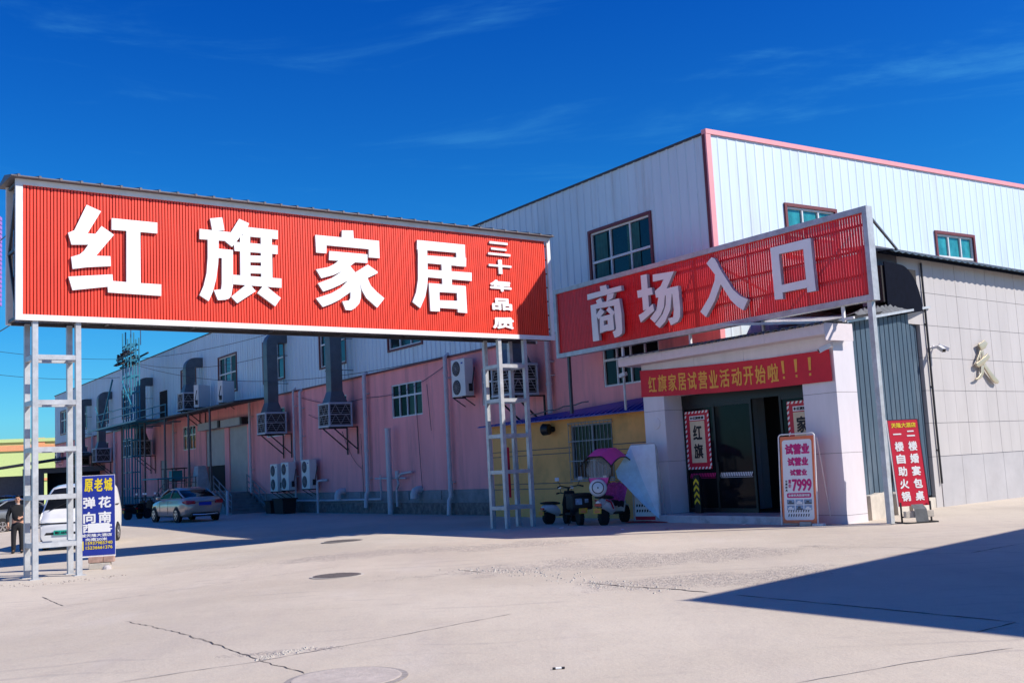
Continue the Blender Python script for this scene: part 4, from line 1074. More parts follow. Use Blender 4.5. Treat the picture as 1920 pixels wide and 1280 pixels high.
def gold(poly, y0, th):
    mb = MB(); th *= .6; mb.prism([(U('hotel', 1790 + a / 10.667, 620 + b / 10.667, -.06)[0] - 3.5, U('hotel', 1790 + a / 10.667, 620 + b / 10.667, -.06)[1] - 3.3) for a, b in poly], y0, y0 + th)
    mb.build('brush_stroke', 'gold_metal', t, True, .012, 60)
gold([(425, 265), (490, 235), (550, 185), (615, 255), (570, 350), (520, 380), (475, 385)], -.12, .07)
gold([(470, 395), (520, 385), (505, 450), (440, 590), (400, 625), (410, 560), (450, 470)], -.10, .05)
gold([(515, 390), (540, 380), (560, 480), (550, 640), (515, 640)], -.095, .05)
gold([(375, 650), (430, 610), (490, 565), (560, 510), (605, 455), (658, 530), (600, 600), (510, 690), (430, 735), (385, 710)], -.13, .08)
gold([(485, 690), (540, 690), (535, 870), (500, 935), (450, 975), (400, 985), (362, 965), (430, 930), (480, 850)], -.115, .06)
gold([(530, 650), (565, 640), (620, 730), (720, 860), (850, 1015), (825, 1062), (760, 1045), (700, 980), (620, 850), (545, 730)], -.11, .07)
P, A = at_frame('hotel', .30, -.05, 4.25); cctv(P, A, 'white security camera on the grey tiled wall beside its dark pipe', .32, -1)
P, A = at_frame('hotel', .56, -.01, 4.3); cctv(P, A, 'second white security camera a little right of the dark pipe on the grey wall', .25, 1)
# ================================================================ free standing boards
def face_rot(a): return a
# red hotel board
a_ = gp(1689, 981); b_ = gp(1748, 977)
t = thing('standing_sign', 'tall dark red board with white and yellow characters before the blue shed', 'standing sign', (a_.x, a_.y, 0), math.atan2(b_.y - a_.y, b_.x - a_.x))
BW = (b_ - a_).length
X = Matrix.Rotation(R(-5), 4, 'X')
mb = MB(X); mb.box(0, BW - .03, -.03, 0, .36, 2.24); mb.build('panel', 'print_red', t)
mb = MB(X); mb.box(-.015, 0, -.035, .005, .36, 2.255); mb.box(BW - .03, BW - .015, -.035, .005, .36, 2.255); mb.box(0, BW - .03, -.034, .004, 2.24, 2.255); mb.build('edge_frame', 'chrome', t)
word(t, 'print_yellow', '天隆大酒店', .07, BW - .09, 2.07, 2.18, -.033, .004, X=X)
for xx, chars in ((.09, '一楼自助火锅'), (.42, '二楼婚宴包桌')):
    for i, ch in enumerate(chars):
        zc = 1.93 - i * .272 if i else 1.93
        if ch == '一': word(t, 'print_white', ch, xx, xx + .20, zc - .015, zc + .015, -.033, .006, X=X)
        elif ch == '二': word(t, 'print_white', ch, xx, xx + .20, zc - .06, zc + .07, -.033, .008, X=X)
        else: word(t, 'print_white', ch, xx, xx + .215, zc - .105, zc + .105, -.033, .009, X=X)
mb = MB()
for x in (.0, BW - .05): mb.box(x, x + .03, -.28, .38, .0, .03); mb.box(x, x + .03, -.05, -.02, .03, .45); mb.beam((x + .015, .36, .02), (x + .015, .14, 1.5), .025)
mb.box(.03, BW - .05, -.28, -.25, .001, .03); mb.box(.03, BW - .05, -.05, -.021, .12, .15); mb.build('stand', 'steel_black', t)
mb = MB(); mb.box(.02, BW - .06, -.20, -.10, .12, .26); mb.build('ballast_block', 'concrete', t, bevel=.01)
mb = MB(); pts = [(.22, -.26, .02), (.52, -.26, .02), (.50, -.24, .30), (.49, -.12, .40), (.20, -.12, .40), (.20, -.24, .30)]
mb.add(pts, [(0, 1, 2, 5), (5, 2, 3, 4)]); mb.build('cover_sheet', 'grey_cloth', t)

# price board
a_ = gp(1474, 983); b_ = gp(1538, 986)
t = thing('price_board', 'white price board with magenta characters and an orange border leaning at the shop door', 'standing sign', (a_.x - .16, a_.y - .40, 0), R(-40))
BW = .82
X = Matrix.Rotation(R(-5), 4, 'X')
mb = MB(X); mb.box(.0, BW, -.012, 0, .06, 2.02); mb.build('panel', 'print_orange', t, bevel=.004)
mb = MB(X); q = []
for cx, cz, a0 in ((BW - .11, 1.88, 0), (.11, 1.88, 90), (.11, .19, 180), (BW - .11, .19, 270)):
    for k in range(5): a = R(a0 + 90 * k / 4); q.append((cx + .06 * cos(a), cz + .06 * sin(a)))
mb.prism(q, -.016, -.012); mb.build('print_field', 'print_white', t)
y = -.018
word(t, 'print_magenta', '试营业', .12, .72, 1.60, 1.85, y, .014, X=X); word(t, 'print_magenta', '试营业', .17, .68, 1.34, 1.54, y, .011, X=X); word(t, 'print_magenta', '试营业', .22, .64, 1.12, 1.27, y, .008, X=X)
word(t, 'print_magenta', '7999', .26, .74, .77, 1.05, y, .012, X=X); word(t, 'print_magenta', '惠', .17, .245, .95, 1.04, y, .003, X=X); word(t, 'print_magenta', '价', .17, .245, .85, .94, y, .003, X=X)
mb = MB(X)
q = []
for cx, cz, a0 in ((BW - .14, .70, 0), (.16, .70, 90), (.16, .66, 180), (BW - .14, .66, 270)):
    for k in range(5): a = R(a0 + 90 * k / 4); q.append((cx + .035 * cos(a), cz + .035 * sin(a)))
mb.prism(q, -.0185, -.016); mb.build('text_bar', 'print_magenta', t)
word(t, 'print_white', '全屋家具超值特惠', .16, .68, .655, .71, -.0195, .002, X=X)
for i, ch in enumerate('全屋家具'): word(t, 'print_black', ch, .095, .15, .98 - i * .07, 1.03 - i * .07, -.018, .002, X=X)
mb = MB(X)
for j in range(2):
    for k in range(9): x = .14 + k * .06; z = .33 - j * .10; mb.add([(x, -.018, z - .02), (x + .02, -.018, z - .03), (x + .04, -.018, z + .03), (x + .015, -.018, z + .04)], [(0, 1, 2, 3)])
mb.build('printed_lines', 'print_black', t)
for i in range(6):
    mb = MB(X); x = .12 + (i % 3) * .21; z = .54 - (i // 3) * .13; mb.box(x, x + .185, -.0185, -.016, z - .06, z + .05); mb.slot(1)
    mb.box(x + .02, x + .165, -.0195, -.0185, z - .05, z - .02 + .01 * (i % 2)); mb.box(x + .05, x + .12, -.0195, -.0185, z - .015, z + .02)
    mb.build('printed_picture', ['photo_blue', 'print_white' if i % 2 else 'galv_dark'], t)
mb = MB(X)
fr = [(-.03, -.02, .02), (-.03, -.02, 2.0)] + [(-.03 + .07 - .07 * cos(a), -.02, 2.0 + .07 * sin(a)) for a in (.5, 1.1, 1.57)] + [(BW - .04 + .07 * sin(a), -.02, 2.0 + .07 * cos(a)) for a in (0, .5, 1.1, 1.57)] + [(BW + .03, -.02, .02)]
mb.tube(fr, .016, 8); mb.build('tube_frame', 'white_paint', t, True)
mb = MB(); mb.tube([(BW + .02, .30, 1.95), (BW + .06, .62, .03)], .014, 6); mb.tube([(0, .30, 1.95), (0, .62, .03)], .014, 6); mb.box(BW - .08, BW + .16, -.08, .10, .0, .05); mb.build('rear_leg', 'white_paint', t)
mb = MB(); mb.box(.42, .68, -.22, -.05, 0, .09, Matrix.Rotation(R(12), 4, 'Z')); mb.build('prop_block', 'concrete', t, bevel=.008)

# stand with peeling poster
a_ = gp(1190, 979)
t = thing('poster_stand', 'poster stand whose pale blue film has peeled off and hangs down over its frame', 'standing sign', (a_.x, a_.y, 0), R(-43))
BW = .86
mb = MB(); mb.tube([(0, 0, 0), (0, 0, 2.0), (.05, 0, 2.07), (BW - .05, 0, 2.07), (BW, 0, 2.0), (BW, 0, 0)], .017, 8); mb.tube([(0, .02, 2.0), (0, .25, 0)], .012, 6); mb.tube([(BW, .02, 2.0), (BW, .25, 0)], .012, 6); mb.build('tube_frame', 'galv', t, True)
mb = MB(); mb.box(.03, BW - .03, .012, .02, .05, 2.02); mb.build('panel', 'print_white', t)
mb = MB(); mb.box(.04, BW - .04, .008, .012, .06, .16); mb.build('print_field', 'print_red', t)
mb = MB(); mb.box(.30, .66, .006, .012, .62, .95)
for j in range(2):
    for k in range(7): x = .08 + k * .085; z = .44 - j * .14; mb.add([(x, .007, z - .03), (x + .05, .007, z - .02), (x + .06, .007, z + .04), (x + .01, .007, z + .04)], [(0, 1, 2, 3)])
mb.build('printed_lines', 'print_black', t)
mb = MB()   # film still fixed along the top and right; its left part folded forward along a diagonal crease
nf = 10
A_, B_, C_ = Vector((.03, -.02, 2.05)), Vector((BW - .01, -.03, .09)), Vector((BW - .02, -.02, 2.06))
D_ = Vector((-.30, -.40, 1.28))
vs, fs = [], []
for j in range(nf + 1):
    cr_ = A_.lerp(B_, j / nf) + Vector((0, -.06 * sin(pi * j / nf), 0))
    rt = C_.lerp(Vector((BW - .01, -.02, .09)), j / nf)
    lf = A_.lerp(D_, min(1, j / nf * 2.2)) if j / nf * 2.2 < 1 else D_.lerp(B_, (j / nf * 2.2 - 1) / 1.2)
    lf = lf + Vector((0, 0, -.03 * sin(3 * pi * j / nf)))
    row = [lf.lerp(cr_, i / 5) + Vector((0, .05 * sin(pi * i / 5) * sin(pi * j / nf), 0)) for i in range(5)] + [cr_] + [cr_.lerp(rt, i / 5) + Vector((0, .02 * sin(pi * i / 5) + .006 * sin(j * 2.1 + i), 0)) for i in range(1, 6)]
    vs += row
w_ = 11
mb.add(vs, [(j * w_ + i, (j + 1) * w_ + i, (j + 1) * w_ + i + 1, j * w_ + i + 1) for j in range(nf) for i in range(w_ - 1)])
fo_ = mb.build('loose_film', ['peel_vinyl', 'film_back'], t, True, angle=40)
for i, p_ in enumerate(fo_.data.polygons):
    if i % (w_ - 1) < 5: p_.material_index = 1
mb = MB(); n = 9
for k in range(n): x = -.15 + k * .14; mb.add([(x, -.25 + random.uniform(-.1, .1), .01), (x + .2, -.2, .012), (x + .15, .05, .04), (x - .03, .0, .03)], [(0, 1, 2, 3)])
mb.build('fallen_film', 'banner_red', t)

# blue notice board on bricks
a_ = gp(152, 1068, -.12); b_ = gp(207, 1066, -.12)
t = thing('notice_board', 'narrow blue board with yellow and white characters on bricks beside the left gate tower', 'standing sign', (a_.x, a_.y, -.12), R(14))
BW = .72; ZB = .32; HT = 2.06
mb = MB(); mb.box(-.03, BW, 0, .03, ZB - .06, HT); mb.build('panel', 'print_white', t)
mb = MB(); mb.box(-.028, BW - .004, -.006, 0, ZB - .02, HT - .01); mb.build('print_field', 'print_blue', t)
y = -.009
for i, ch in enumerate('原老城'): word(t, 'print_yellow', ch, .08 + i * .205, .26 + i * .205, 1.70, 1.99, y, .008)
word(t, 'print_yellow', '15937985740', .10, BW - .06, .535, .605, y, .002); word(t, 'print_yellow', '15236661376', .10, BW - .06, .435, .505, y, .002)
mb = MB(); mb.box(.0, .055, y, -.006, .42, .62); mb.build('yellow_patch', 'print_yellow', t)
for r, s_ in ((1.46, '弹花'), (1.13, '向南')):
    word(t, 'print_white', s_[0], .05, .31, r - .125, r + .125, y, .009); word(t, 'print_white', s_[1], .37, .64, r - .125, r + .125, y, .009)
word(t, 'print_white', '西', .04, .24, .80, .985, y, .008); word(t, 'print_white', '客', .46, .66, .80, .985, y, .008)
mb = MB(); mb.box(.15, .60, y - .006, -.006, .80, 1.0); mb.build('white_patch', 'print_white', t)
word(t, 'print_white', '城天隆大酒店', .0, BW - .07, .705, .775, y, .0025); word(t, 'print_white', '向南20米', .10, BW - .17, .615, .685, y, .0025)
mb = MB(); mb.beam((.1, .03, 1.9), (.1, .55, .25), .03); mb.beam((BW - .1, .03, 1.9), (BW - .1, .55, .25), .03); mb.build('rear_leg', 'galv', t)
for x0, x1, y0, y1, z0, z1, lab in ((.16, .46, -.10, .14, .14, .27, 'left upper brick under the blue notice board'), (.47, .70, -.09, .14, .14, .27, 'right upper brick under the blue notice board'), (.17, .62, -.10, .15, .0, .13, 'lower grey concrete block under the blue notice board')):
    bo = MB(); bo.box(x0 - x0, x1 - x0, 0, y1 - y0, 0, z1 - z0)
    rz = R(14); bx_ = a_.x + cos(rz) * x0 - sin(rz) * y0; by_ = a_.y + sin(rz) * x0 + cos(rz) * y0
    o = bo.build('brick', 'concrete' if z0 < .1 else 'brick', None, bevel=.012); o.location = (bx_, by_, -.12 + z0); o.rotation_euler = (0, 0, rz); tag(o, lab, 'brick')
mb = MB(); mb.lathe([(0, .10), (.05, .09), (.09, .04)], (0, 0, 0), (0, 0, 1), 9); o = mb.build('stone', 'stone_block', None, True); o.location = (a_.x + .62, a_.y - .12, -.12); tag(o, 'small rounded stone at the right foot of the blue board', 'stone')

# ================================================================ vehicles
def wheel(parent, x, y, r, wd, spokes=5, out=-1, nm='wheel'):
    mb = MB(); h = wd / 2
    mb.lathe([(-h, r * .62), (-h, r * .93), (-h * .7, r), (h * .7, r), (h, r * .93), (h, r * .62)], (x, y, r), (0, 1, 0), 28)
    ty = mb.build(nm, 'rubber', parent, True)
    mb = MB(); yo = y + out * (h - .01)
    mb.lathe([(0, r * .66), (.012, r * .64), (.012, r * .56), (-.03, r * .54)], (x, yo, r), (0, out, 0), 28)
    for k in range(spokes):
        a = 2 * pi * k / spokes + .3
        for da in (-.13, .13): mb.beam((x, yo + out * .01, r), (x + r * .6 * cos(a + da), yo + out * .006, r + r * .6 * sin(a + da)), .035, .02, (0, 1, 0))
    mb.lathe([(0, r * .15), (.02, r * .12)], (x, yo + out * .008, r), (0, out, 0), 12)
    mb.build('rim', 'alloy', ty)
def half_ring(pts):  # (x, y, z) points for one half, mirrored
    return [Vector(p) for p in pts] + [Vector((p[0], -p[1], p[2])) for p in reversed(pts)]
def interp(tab, x):
    for (a, va), (b, vb) in zip(tab, tab[1:]):
        if a <= x <= b:
            t_ = (x - a) / (b - a); t_ = t_ * t_ * (3 - 2 * t_) * .35 + t_ * .65
            return va + (vb - va) * t_
    return tab[-1][1] if x > tab[-1][0] else tab[0][1]
def sedan(P, rot, label, paint, plate):
    """x forward, origin at the middle of the rear axle on the ground"""
    t = thing('parked_car', label, 'car', P, rot)
    deck = [(-.98, .80), (-.92, .98), (-.6, 1.06), (-.2, 1.05), (2.05, 1.02), (2.7, .94), (3.3, .85), (3.6, .70), (3.68, .55)]
    wid = [(-.98, .70), (-.85, .82), (-.3, .90), (1.0, .91), (2.4, .90), (3.1, .86), (3.5, .74), (3.68, .56)]
    low = [(-.98, .42), (-.8, .30), (-.4, .22), (3.0, .22), (3.5, .26), (3.68, .34)]
    rings = []
    for k in range(41):
        x = -.98 + 4.66 * k / 40
        w_, dk, lw = interp(wid, x), interp(deck, x), interp(low, x)
        rings.append(half_ring([(x, 0, lw), (x, w_ * .80, lw), (x, w_ * .95, lw + .06), (x, w_, lw + (dk - lw) * .38), (x, w_ * 1.0, lw + (dk - lw) * .62), (x, w_ * .965, dk - .10), (x, w_ * .88, dk - .025), (x, w_ * .55, dk + .012), (x, 0, dk + .02)]))
    mb = MB(); mb.loft(rings); body = mb.build('body', paint, t, True, angle=50)
    roof = [(-.42, 1.05), (.05, 1.25), (.55, 1.41), (1.1, 1.46), (1.5, 1.44), (2.0, 1.28), (2.5, .99)]
    rw = [(-.42, .66), (.3, .60), (1.1, .585), (2.0, .60), (2.5, .64)]
    g = []
    for k in range(25):
        x = -.42 + 2.92 * k / 24; zt = interp(roof, x); bw = .80; tw = interp(rw, x)
        f_ = max(.02, (zt - 1.02) / .44)
        yt = bw - (bw - tw) * f_
        g.append(half_ring([(x, 0, 1.0), (x, bw, 1.0), (x, bw - (bw - yt) * .55, 1.0 + (zt - 1.0) * .5), (x, yt, zt - .03), (x, yt * .85, zt + .006), (x, 0, zt + .02)]))
    mb = MB(); mb.loft(g); mb.build('greenhouse', 'dark_glass', t, True, angle=50)
    mb = MB(); rr = []
    for k in range(13):
        x = .35 + 1.35 * k / 12; zt = interp(roof, x); tw = interp(rw, x)
        rr.append(half_ring([(x, 0, zt - .01), (x, tw + .012, zt - .055), (x, tw + .016, zt - .02), (x, tw * .85, zt + .022), (x, 0, zt + .035)]))
    mb.loft(rr); mb.build('roof', paint, t, True, angle=50)
    mb = MB()
    for s in (-1, 1):
        for pts in ([(-.44, .72, 1.05), (.05, .70, 1.22), (.45, .635, 1.39)], [(2.5, .76, 1.0), (2.05, .70, 1.24), (1.6, .625, 1.43)], [(1.02, .80, 1.02), (1.02, .63, 1.43)]):
            mb.tube([(a, b * s, c) for a, b, c in pts], .035 if len(pts) > 2 else .02, 6)
        mb.tube([(-.35, .815 * s, 1.03), (1.0, .825 * s, 1.03), (2.4, .81 * s, 1.0)], .012, 6)
    mb.build('pillar', paint, t, True)
    for s in (-1, 1):
        for x in (0, 2.74):
            mb = MB(); mb.lathe([(0, .375), (.02, .37), (.024, .34)], (x, .885 * s, .325), (0, s, 0), 28); mb.build('wheel_arch', 'black_plastic', t, True)
            wheel(t, x, .835 * s, .325, .20, 5, s)
        mb = MB(); mb.add([(-.935, .42 * s, .78), (-.93, .42 * s, .92), (-.86, .80 * s, .93), (-.62, .885 * s, .90), (-.70, .90 * s, .82), (-.90, .80 * s, .77)], [(0, 1, 2, 5), (2, 3, 4, 5)] if s < 0 else [(5, 2, 1, 0), (5, 4, 3, 2)])
        for i, v in enumerate(mb.v): v.x -= .07; v.y *= 1.012
        mb.build('tail_light', 'red_lens', t)
        mb = MB(); mb.box(3.42, 3.60, .50 * s - .14, .50 * s + .14, .62, .72); mb.build('headlight', 'clear_lens', t, bevel=.03)
        mb = MB(); mb.box(1.92, 2.14, s * .88, s * 1.04, 1.0, 1.13); mb.build('wing_mirror', paint, t, bevel=.04)
        for x in (.62, 1.55):
            mb = MB(); mb.box(x, x + .22, s * .895, s * .925, .86, .89); mb.build('door_handle', paint, t, bevel=.008)
        mb = MB()
        for xa in (1.02, 2.02): mb.tube([(xa, .912 * s, .36), (xa, .917 * s, .62), (xa + (.0 if xa < 2 else .03), .885 * s, .95)], .006, 4)
        mb.build('door_gap', 'black_plastic', body)
    mb = MB(); mb.box(-1.035, -.98, -.27, .27, .70, .84); mb.build('number_plate', plate, t)
    mb = MB(); mb.box(-1.02, -.97, -.48, .48, .86, .89); mb.tube([(-1.0, -.55, .33), (-1.03, 0, .31), (-1.0, .55, .33)], .02, 6); mb.build('chrome_strip', 'chrome', t)
    mb = MB(); mb.box(-1.0, -.8, -.6, .6, .24, .40); mb.build('lower_bumper', 'black_plastic', t, bevel=.03)
    return t
rl, rr_ = gp(335, 982, -.06), gp(402, 976, -.04)
mid = (rl + rr_) / 2
sedan((mid.x, mid.y, gz(mid.x, mid.y) + .0), math.atan2(.79, -.61), 'beige saloon car parked in the building shade with its rear towards us', 'car_beige', 'plate_blue')
p = gp(-22, 1002, -.1); sedan((p.x, p.y, -.1), R(62), 'grey car cut off by the left edge of the photo', 'car_grey', 'plate_blue')
p = gp(44, 968, -.05); sedan((p.x, p.y, gz(p.x, p.y)), R(160), 'black car partly hidden behind the standing man', 'car_black', 'plate_blue')

def van(P, rot):
    t = thing('delivery_van', 'white electric van with a green number plate parked behind the left gate tower', 'van', P, rot)
    # x forward, origin under the rear axle
    W2 = .76
    prof = [(-.72, .34, .40), (-.80, .50, 1.15), (-.74, .75, 1.62), (-.62, 1.0, 1.84), (0, 0, 1.92)]
    rf = [(-.80, 1.55), (-.70, 1.80), (-.4, 1.90), (.8, 1.94), (2.0, 1.93), (2.6, 1.86), (2.95, 1.66), (3.3, 1.22), (3.45, 1.06), (3.78, .90), (3.86, .70)]
    wd = [(-.80, .72), (-.5, .76), (2.6, .76), (3.2, .745), (3.7, .69), (3.86, .60)]
    lw = [(-.80, .36), (-.5, .24), (3.2, .22), (3.86, .26)]
    rings = []
    for k in range(57):
        x = -.80 + 4.66 * k / 56; zt, w_, l_ = interp(rf, x), interp(wd, x), interp(lw, x)
        belt = min(1.02, zt - .06); sh = max(0, (zt - 1.02) / .92)
        yt = w_ * (1 - .17 * sh)
        rings.append(half_ring([(x, 0, l_), (x, w_ * .9, l_), (x, w_ * .985, l_ + .08), (x, w_, l_ + .35 * (belt - l_)), (x, w_ * 1.0, belt), (x, w_ - (w_ - yt) * .55, belt + (zt - belt) * .55), (x, yt, zt - .09), (x, yt * .90, zt - .02), (x, yt * .6, zt + .008), (x, 0, zt + .015)]))
    mb = MB(); mb.loft(rings); body = mb.build('body', 'van_white', t, True, angle=50)
    # windscreen follows the slope
    mb = MB(); g = []
    for k in range(9):
        x = 2.72 + .62 * k / 8; z = interp(rf, x) + .032; w_ = .53 + .13 * k / 8
        g.append([(x, -w_ + 2 * w_ * j / 8, z - .045 * abs(j / 4 - 1) ** 3) for j in range(9)])
    mb.loft([[Vector(p_) for p_ in r] for r in g], closed=False, cap=False); mb.build('windscreen', 'dark_glass', t, True, angle=80)
    for s in (-1, 1):
        mb = MB(); mb.add([(2.95, .745 * s, 1.06), (2.15, .77 * s, 1.06), (2.15, .675 * s, 1.62), (2.62, .66 * s, 1.60)], [(0, 1, 2, 3)] if s > 0 else [(3, 2, 1, 0)]); mb.build('side_window', 'dark_glass', t)
        for x in (0, 2.95):
            mb = MB(); mb.lathe([(0, .34), (.02, .335), (.024, .31)], (x, .745 * s, .30), (0, s, 0), 26); mb.build('wheel_arch', 'black_plastic', t, True)
            wheel(t, x, .705 * s, .30, .18, 6, s)
        mb = MB(); mb.box(2.75, 2.95, s * .80, s * .98, 1.06, 1.32); mb.build('wing_mirror', 'black_plastic', t, bevel=.05)
        mb = MB(); mb.add([(3.80, .36 * s, .76), (3.74, .64 * s, .79), (3.74, .64 * s, .84), (3.80, .36 * s, .81)], [(0, 1, 2, 3)] if s > 0 else [(3, 2, 1, 0)])
        for v in mb.v: v.x += .04
        mb.build('headlight', 'clear_lens', t)
        mb = MB(); mb.box(-.2, 1.9, s * .758, s * .772, 1.20, 1.23); mb.tube([(1.2, .77 * s, .4), (1.2, .77 * s, 1.1), (1.2, .70 * s, 1.7)], .006, 4); mb.tube([(2.05, .77 * s, .4), (2.05, .77 * s, 1.1), (2.05, .70 * s, 1.65)], .006, 4); mb.build('side_rail', 'black_plastic', body)
    mb = MB(); mb.box(3.72, 3.855, -.66, .66, .765, .805); mb.build('grille_bar', 'black_plastic', t, bevel=.01)
    mb = MB(); mb.add([(3.83, -.62, .30), (3.83, .62, .30), (3.875, .46, .52), (3.875, -.46, .52)], [(0, 1, 2, 3)]); mb.box(3.6, 3.83, -.60, .60, .20, .34); mb.build('lower_grille', 'black_plastic', t)
    mb = MB(); mb.box(3.875, 3.89, -.24, .24, .44, .58); pl = mb.build('number_plate', 'plate_green', t)
    mb = MB(); text(mb, '皖C A5782', -.20, .20, .465, .555, 0, .004, lambda x, y, z: (3.894 - y, x, z)); mb.build('plate_lettering', 'print_black', pl)
    mb = MB(); mb.tube([(3.40, -.5, 1.16), (3.22, -.05, 1.36)], .012, 5); mb.tube([(3.40, .1, 1.16), (3.22, .5, 1.34)], .012, 5); mb.build('wiper', 'black_plastic', t)
    return t
van((-14.2, 36.4, gz(-14, 36)), R(-81.8))

def scooter(P, rot, label, col, s=1.0, box=None, hood=False, leg='black_plastic'):
    """x forward, origin on the ground at the rear wheel"""
    t = thing('electric_scooter', label, 'scooter', P, rot, 'electric scooters parked by the yellow annexe')
    r = .23 * s; wb = 1.22 * s
    for x, nm in ((0, 'wheel'), (wb, 'wheel')):
        mb = MB(); mb.lathe([(-.055, r * .62), (-.06, r * .85), (-.03, r), (.03, r), (.06, r * .85), (.055, r * .62)], (x, 0, r), (0, 1, 0), 24)
        for k in range(20): a = 2 * pi * k / 20; mb.box(-.03, .03, -.058, .058, -.008, .008, Matrix.Translation((x + r * cos(a), 0, r + r * sin(a))) @ Matrix.Rotation(-a + pi / 2, 4, 'Y'))
        w_ = mb.build(nm, 'rubber', t, True)
        mb = MB(); mb.lathe([(-.05, r * .6), (-.04, r * .2), (.04, r * .2), (.05, r * .6)], (x, 0, r), (0, 1, 0), 18); mb.build('rim', 'alloy', w_, True)
    def ring(x, z, hy, hz, n=12): return [Vector((x, hy * cos(2 * pi * k / n), z + hz * sin(2 * pi * k / n))) for k in range(n)]
    mb = MB(); mb.loft([ring(-.28 * s, .58 * s, .07 * s, .06 * s), ring(-.15 * s, .56 * s, .14 * s, .13 * s), ring(.1 * s, .52 * s, .17 * s, .18 * s), ring(.32 * s, .46 * s, .16 * s, .20 * s), ring(.45 * s, .38 * s, .13 * s, .14 * s)]); mb.build('rear_body', col, t, True, angle=60)
    mb = MB(); mb.loft([ring(-.32 * s, .74 * s, .07 * s, .03 * s), ring(-.1 * s, .74 * s, .13 * s, .05 * s), ring(.25 * s, .72 * s, .13 * s, .06 * s), ring(.48 * s, .70 * s, .09 * s, .04 * s)]); mb.build('seat', 'seat_leather', t, True, angle=60)
    mb = MB(); mb.box(.40 * s, .90 * s, -.15 * s, .15 * s, .26 * s, .32 * s); mb.build('footboard', leg, t, bevel=.02)
    mb = MB(); mb.loft([[Vector((x, y, z)) for x, y, z in q] for q in ([(.88 * s, -.17 * s, .30 * s), (.88 * s, .17 * s, .30 * s), (.96 * s, .14 * s, .30 * s), (.96 * s, -.14 * s, .30 * s)], [(.90 * s, -.22 * s, .55 * s), (.90 * s, .22 * s, .55 * s), (1.02 * s, .16 * s, .55 * s), (1.02 * s, -.16 * s, .55 * s)], [(.86 * s, -.15 * s, .90 * s), (.86 * s, .15 * s, .90 * s), (.98 * s, .11 * s, .92 * s), (.98 * s, -.11 * s, .92 * s)])]); mb.build('leg_shield', col, t, True, .02)
    mb = MB(); mb.loft([ring(1.02 * s, .42 * s, .05, .03), ring(1.15 * s, .50 * s, .08, .04), ring(1.35 * s, .46 * s, .07, .03), ring(1.45 * s, .36 * s, .05, .02)]); mb.build('front_mudguard', col, t, True)
    mb = MB(); mb.loft([ring(-.30 * s, .40 * s, .04, .02), ring(-.2 * s, .48 * s, .075, .025), ring(.1 * s, .50 * s, .08, .025)]); mb.build('rear_mudguard', 'black_plastic', t, True)
    mb = MB(); mb.tube([(1.2 * s, 0, .25 * s), (1.0 * s, 0, .75 * s), (.92 * s, 0, 1.0 * s)], .03, 8); mb.tube([(.72 * s, -.36 * s, 1.02 * s), (.80 * s, -.26 * s, 1.05 * s), (.92 * s, 0, 1.0 * s), (.80 * s, .26 * s, 1.05 * s), (.72 * s, .36 * s, 1.02 * s)], .016, 8); h = mb.build('handlebar', 'black_plastic', t, True)
    for sg in (-1, 1):
        mb = MB(); mb.tube([(.70 * s, .37 * s * sg, 1.02 * s), (.78 * s, .29 * s * sg, 1.045 * s)], .022, 8); mb.build('grip', 'rubber', h, True)
        mb = MB(); mb.tube([(.82 * s, .24 * s * sg, 1.05 * s), (.86 * s, .34 * s * sg, 1.22 * s)], .008, 6); mb.build('mirror_stalk', 'black_plastic', t)
        mb = MB(); mb.box(.835 * s, .86 * s, .34 * s * sg - .06, .34 * s * sg + .06, 1.19 * s, 1.29 * s); mb.build('mirror', 'clear_lens', t, bevel=.012)
    mb = MB(); mb.box(-.30 * s, -.26 * s, -.10 * s, .10 * s, .50 * s, .58 * s); mb.build('tail_light', 'red_lens', t, bevel=.01)
    mb = MB(); mb.box(-.345 * s, -.33 * s, -.115, .115, .32 * s, .46 * s); pl = mb.build('number_plate', 'plate_yellow', t)
    mb = MB(); mb.box(-.347 * s, -.344 * s, -.08, .08, .345 * s, .39 * s); mb.box(-.347 * s, -.344 * s, -.06, .06, .41 * s, .435 * s); mb.build('plate_print', 'print_orange', pl)
    mb = MB(); mb.tube([(.3 * s, .12, .28), (.25 * s, .26, .0)], .012, 6); mb.build('side_stand', 'steel_black', t)
    if box == 'round':
        mb = MB(); mb.lathe([(-.18, .10), (-.17, .20), (-.06, .225), (.06, .235), (.13, .225), (.17, .19), (.185, .15), (.19, .02)], (-.22, 0, .98), (-1, -.5, .08), 32); b = mb.build('top_box', 'scooter_white', t, True, angle=60)
        mb = MB(); ax_ = Vector((-1, -.5, .08)).normalized(); u_ = ax_.orthogonal().normalized(); v_ = ax_.cross(u_); c_ = Vector((-.22, 0, .98)) + ax_ * .187
        pts = [c_ + u_ * .15 * cos(2 * pi * k / 28) + v_ * .15 * sin(2 * pi * k / 28) for k in range(29)]; mb.tube(pts, .013, 6, False); mb.lathe([(0, .022), (.012, .02)], c_, ax_, 12); mb.build('box_ring', 'black_plastic', b)
    if box == 'square':
        mb = MB(); mb.box(-.34, .30, -.29, .29, .42, .80); mb.box(-.36, .32, -.30, .30, .79, .84); b = mb.build('top_box', 'scooter_black', t, bevel=.06)
        mb = MB(); mb.box(-.345, -.338, .02, .20, .56, .72); mb.box(-.345, -.338, -.16, -.06, .60, .70); mb.build('box_sticker', 'photo_blue', b)
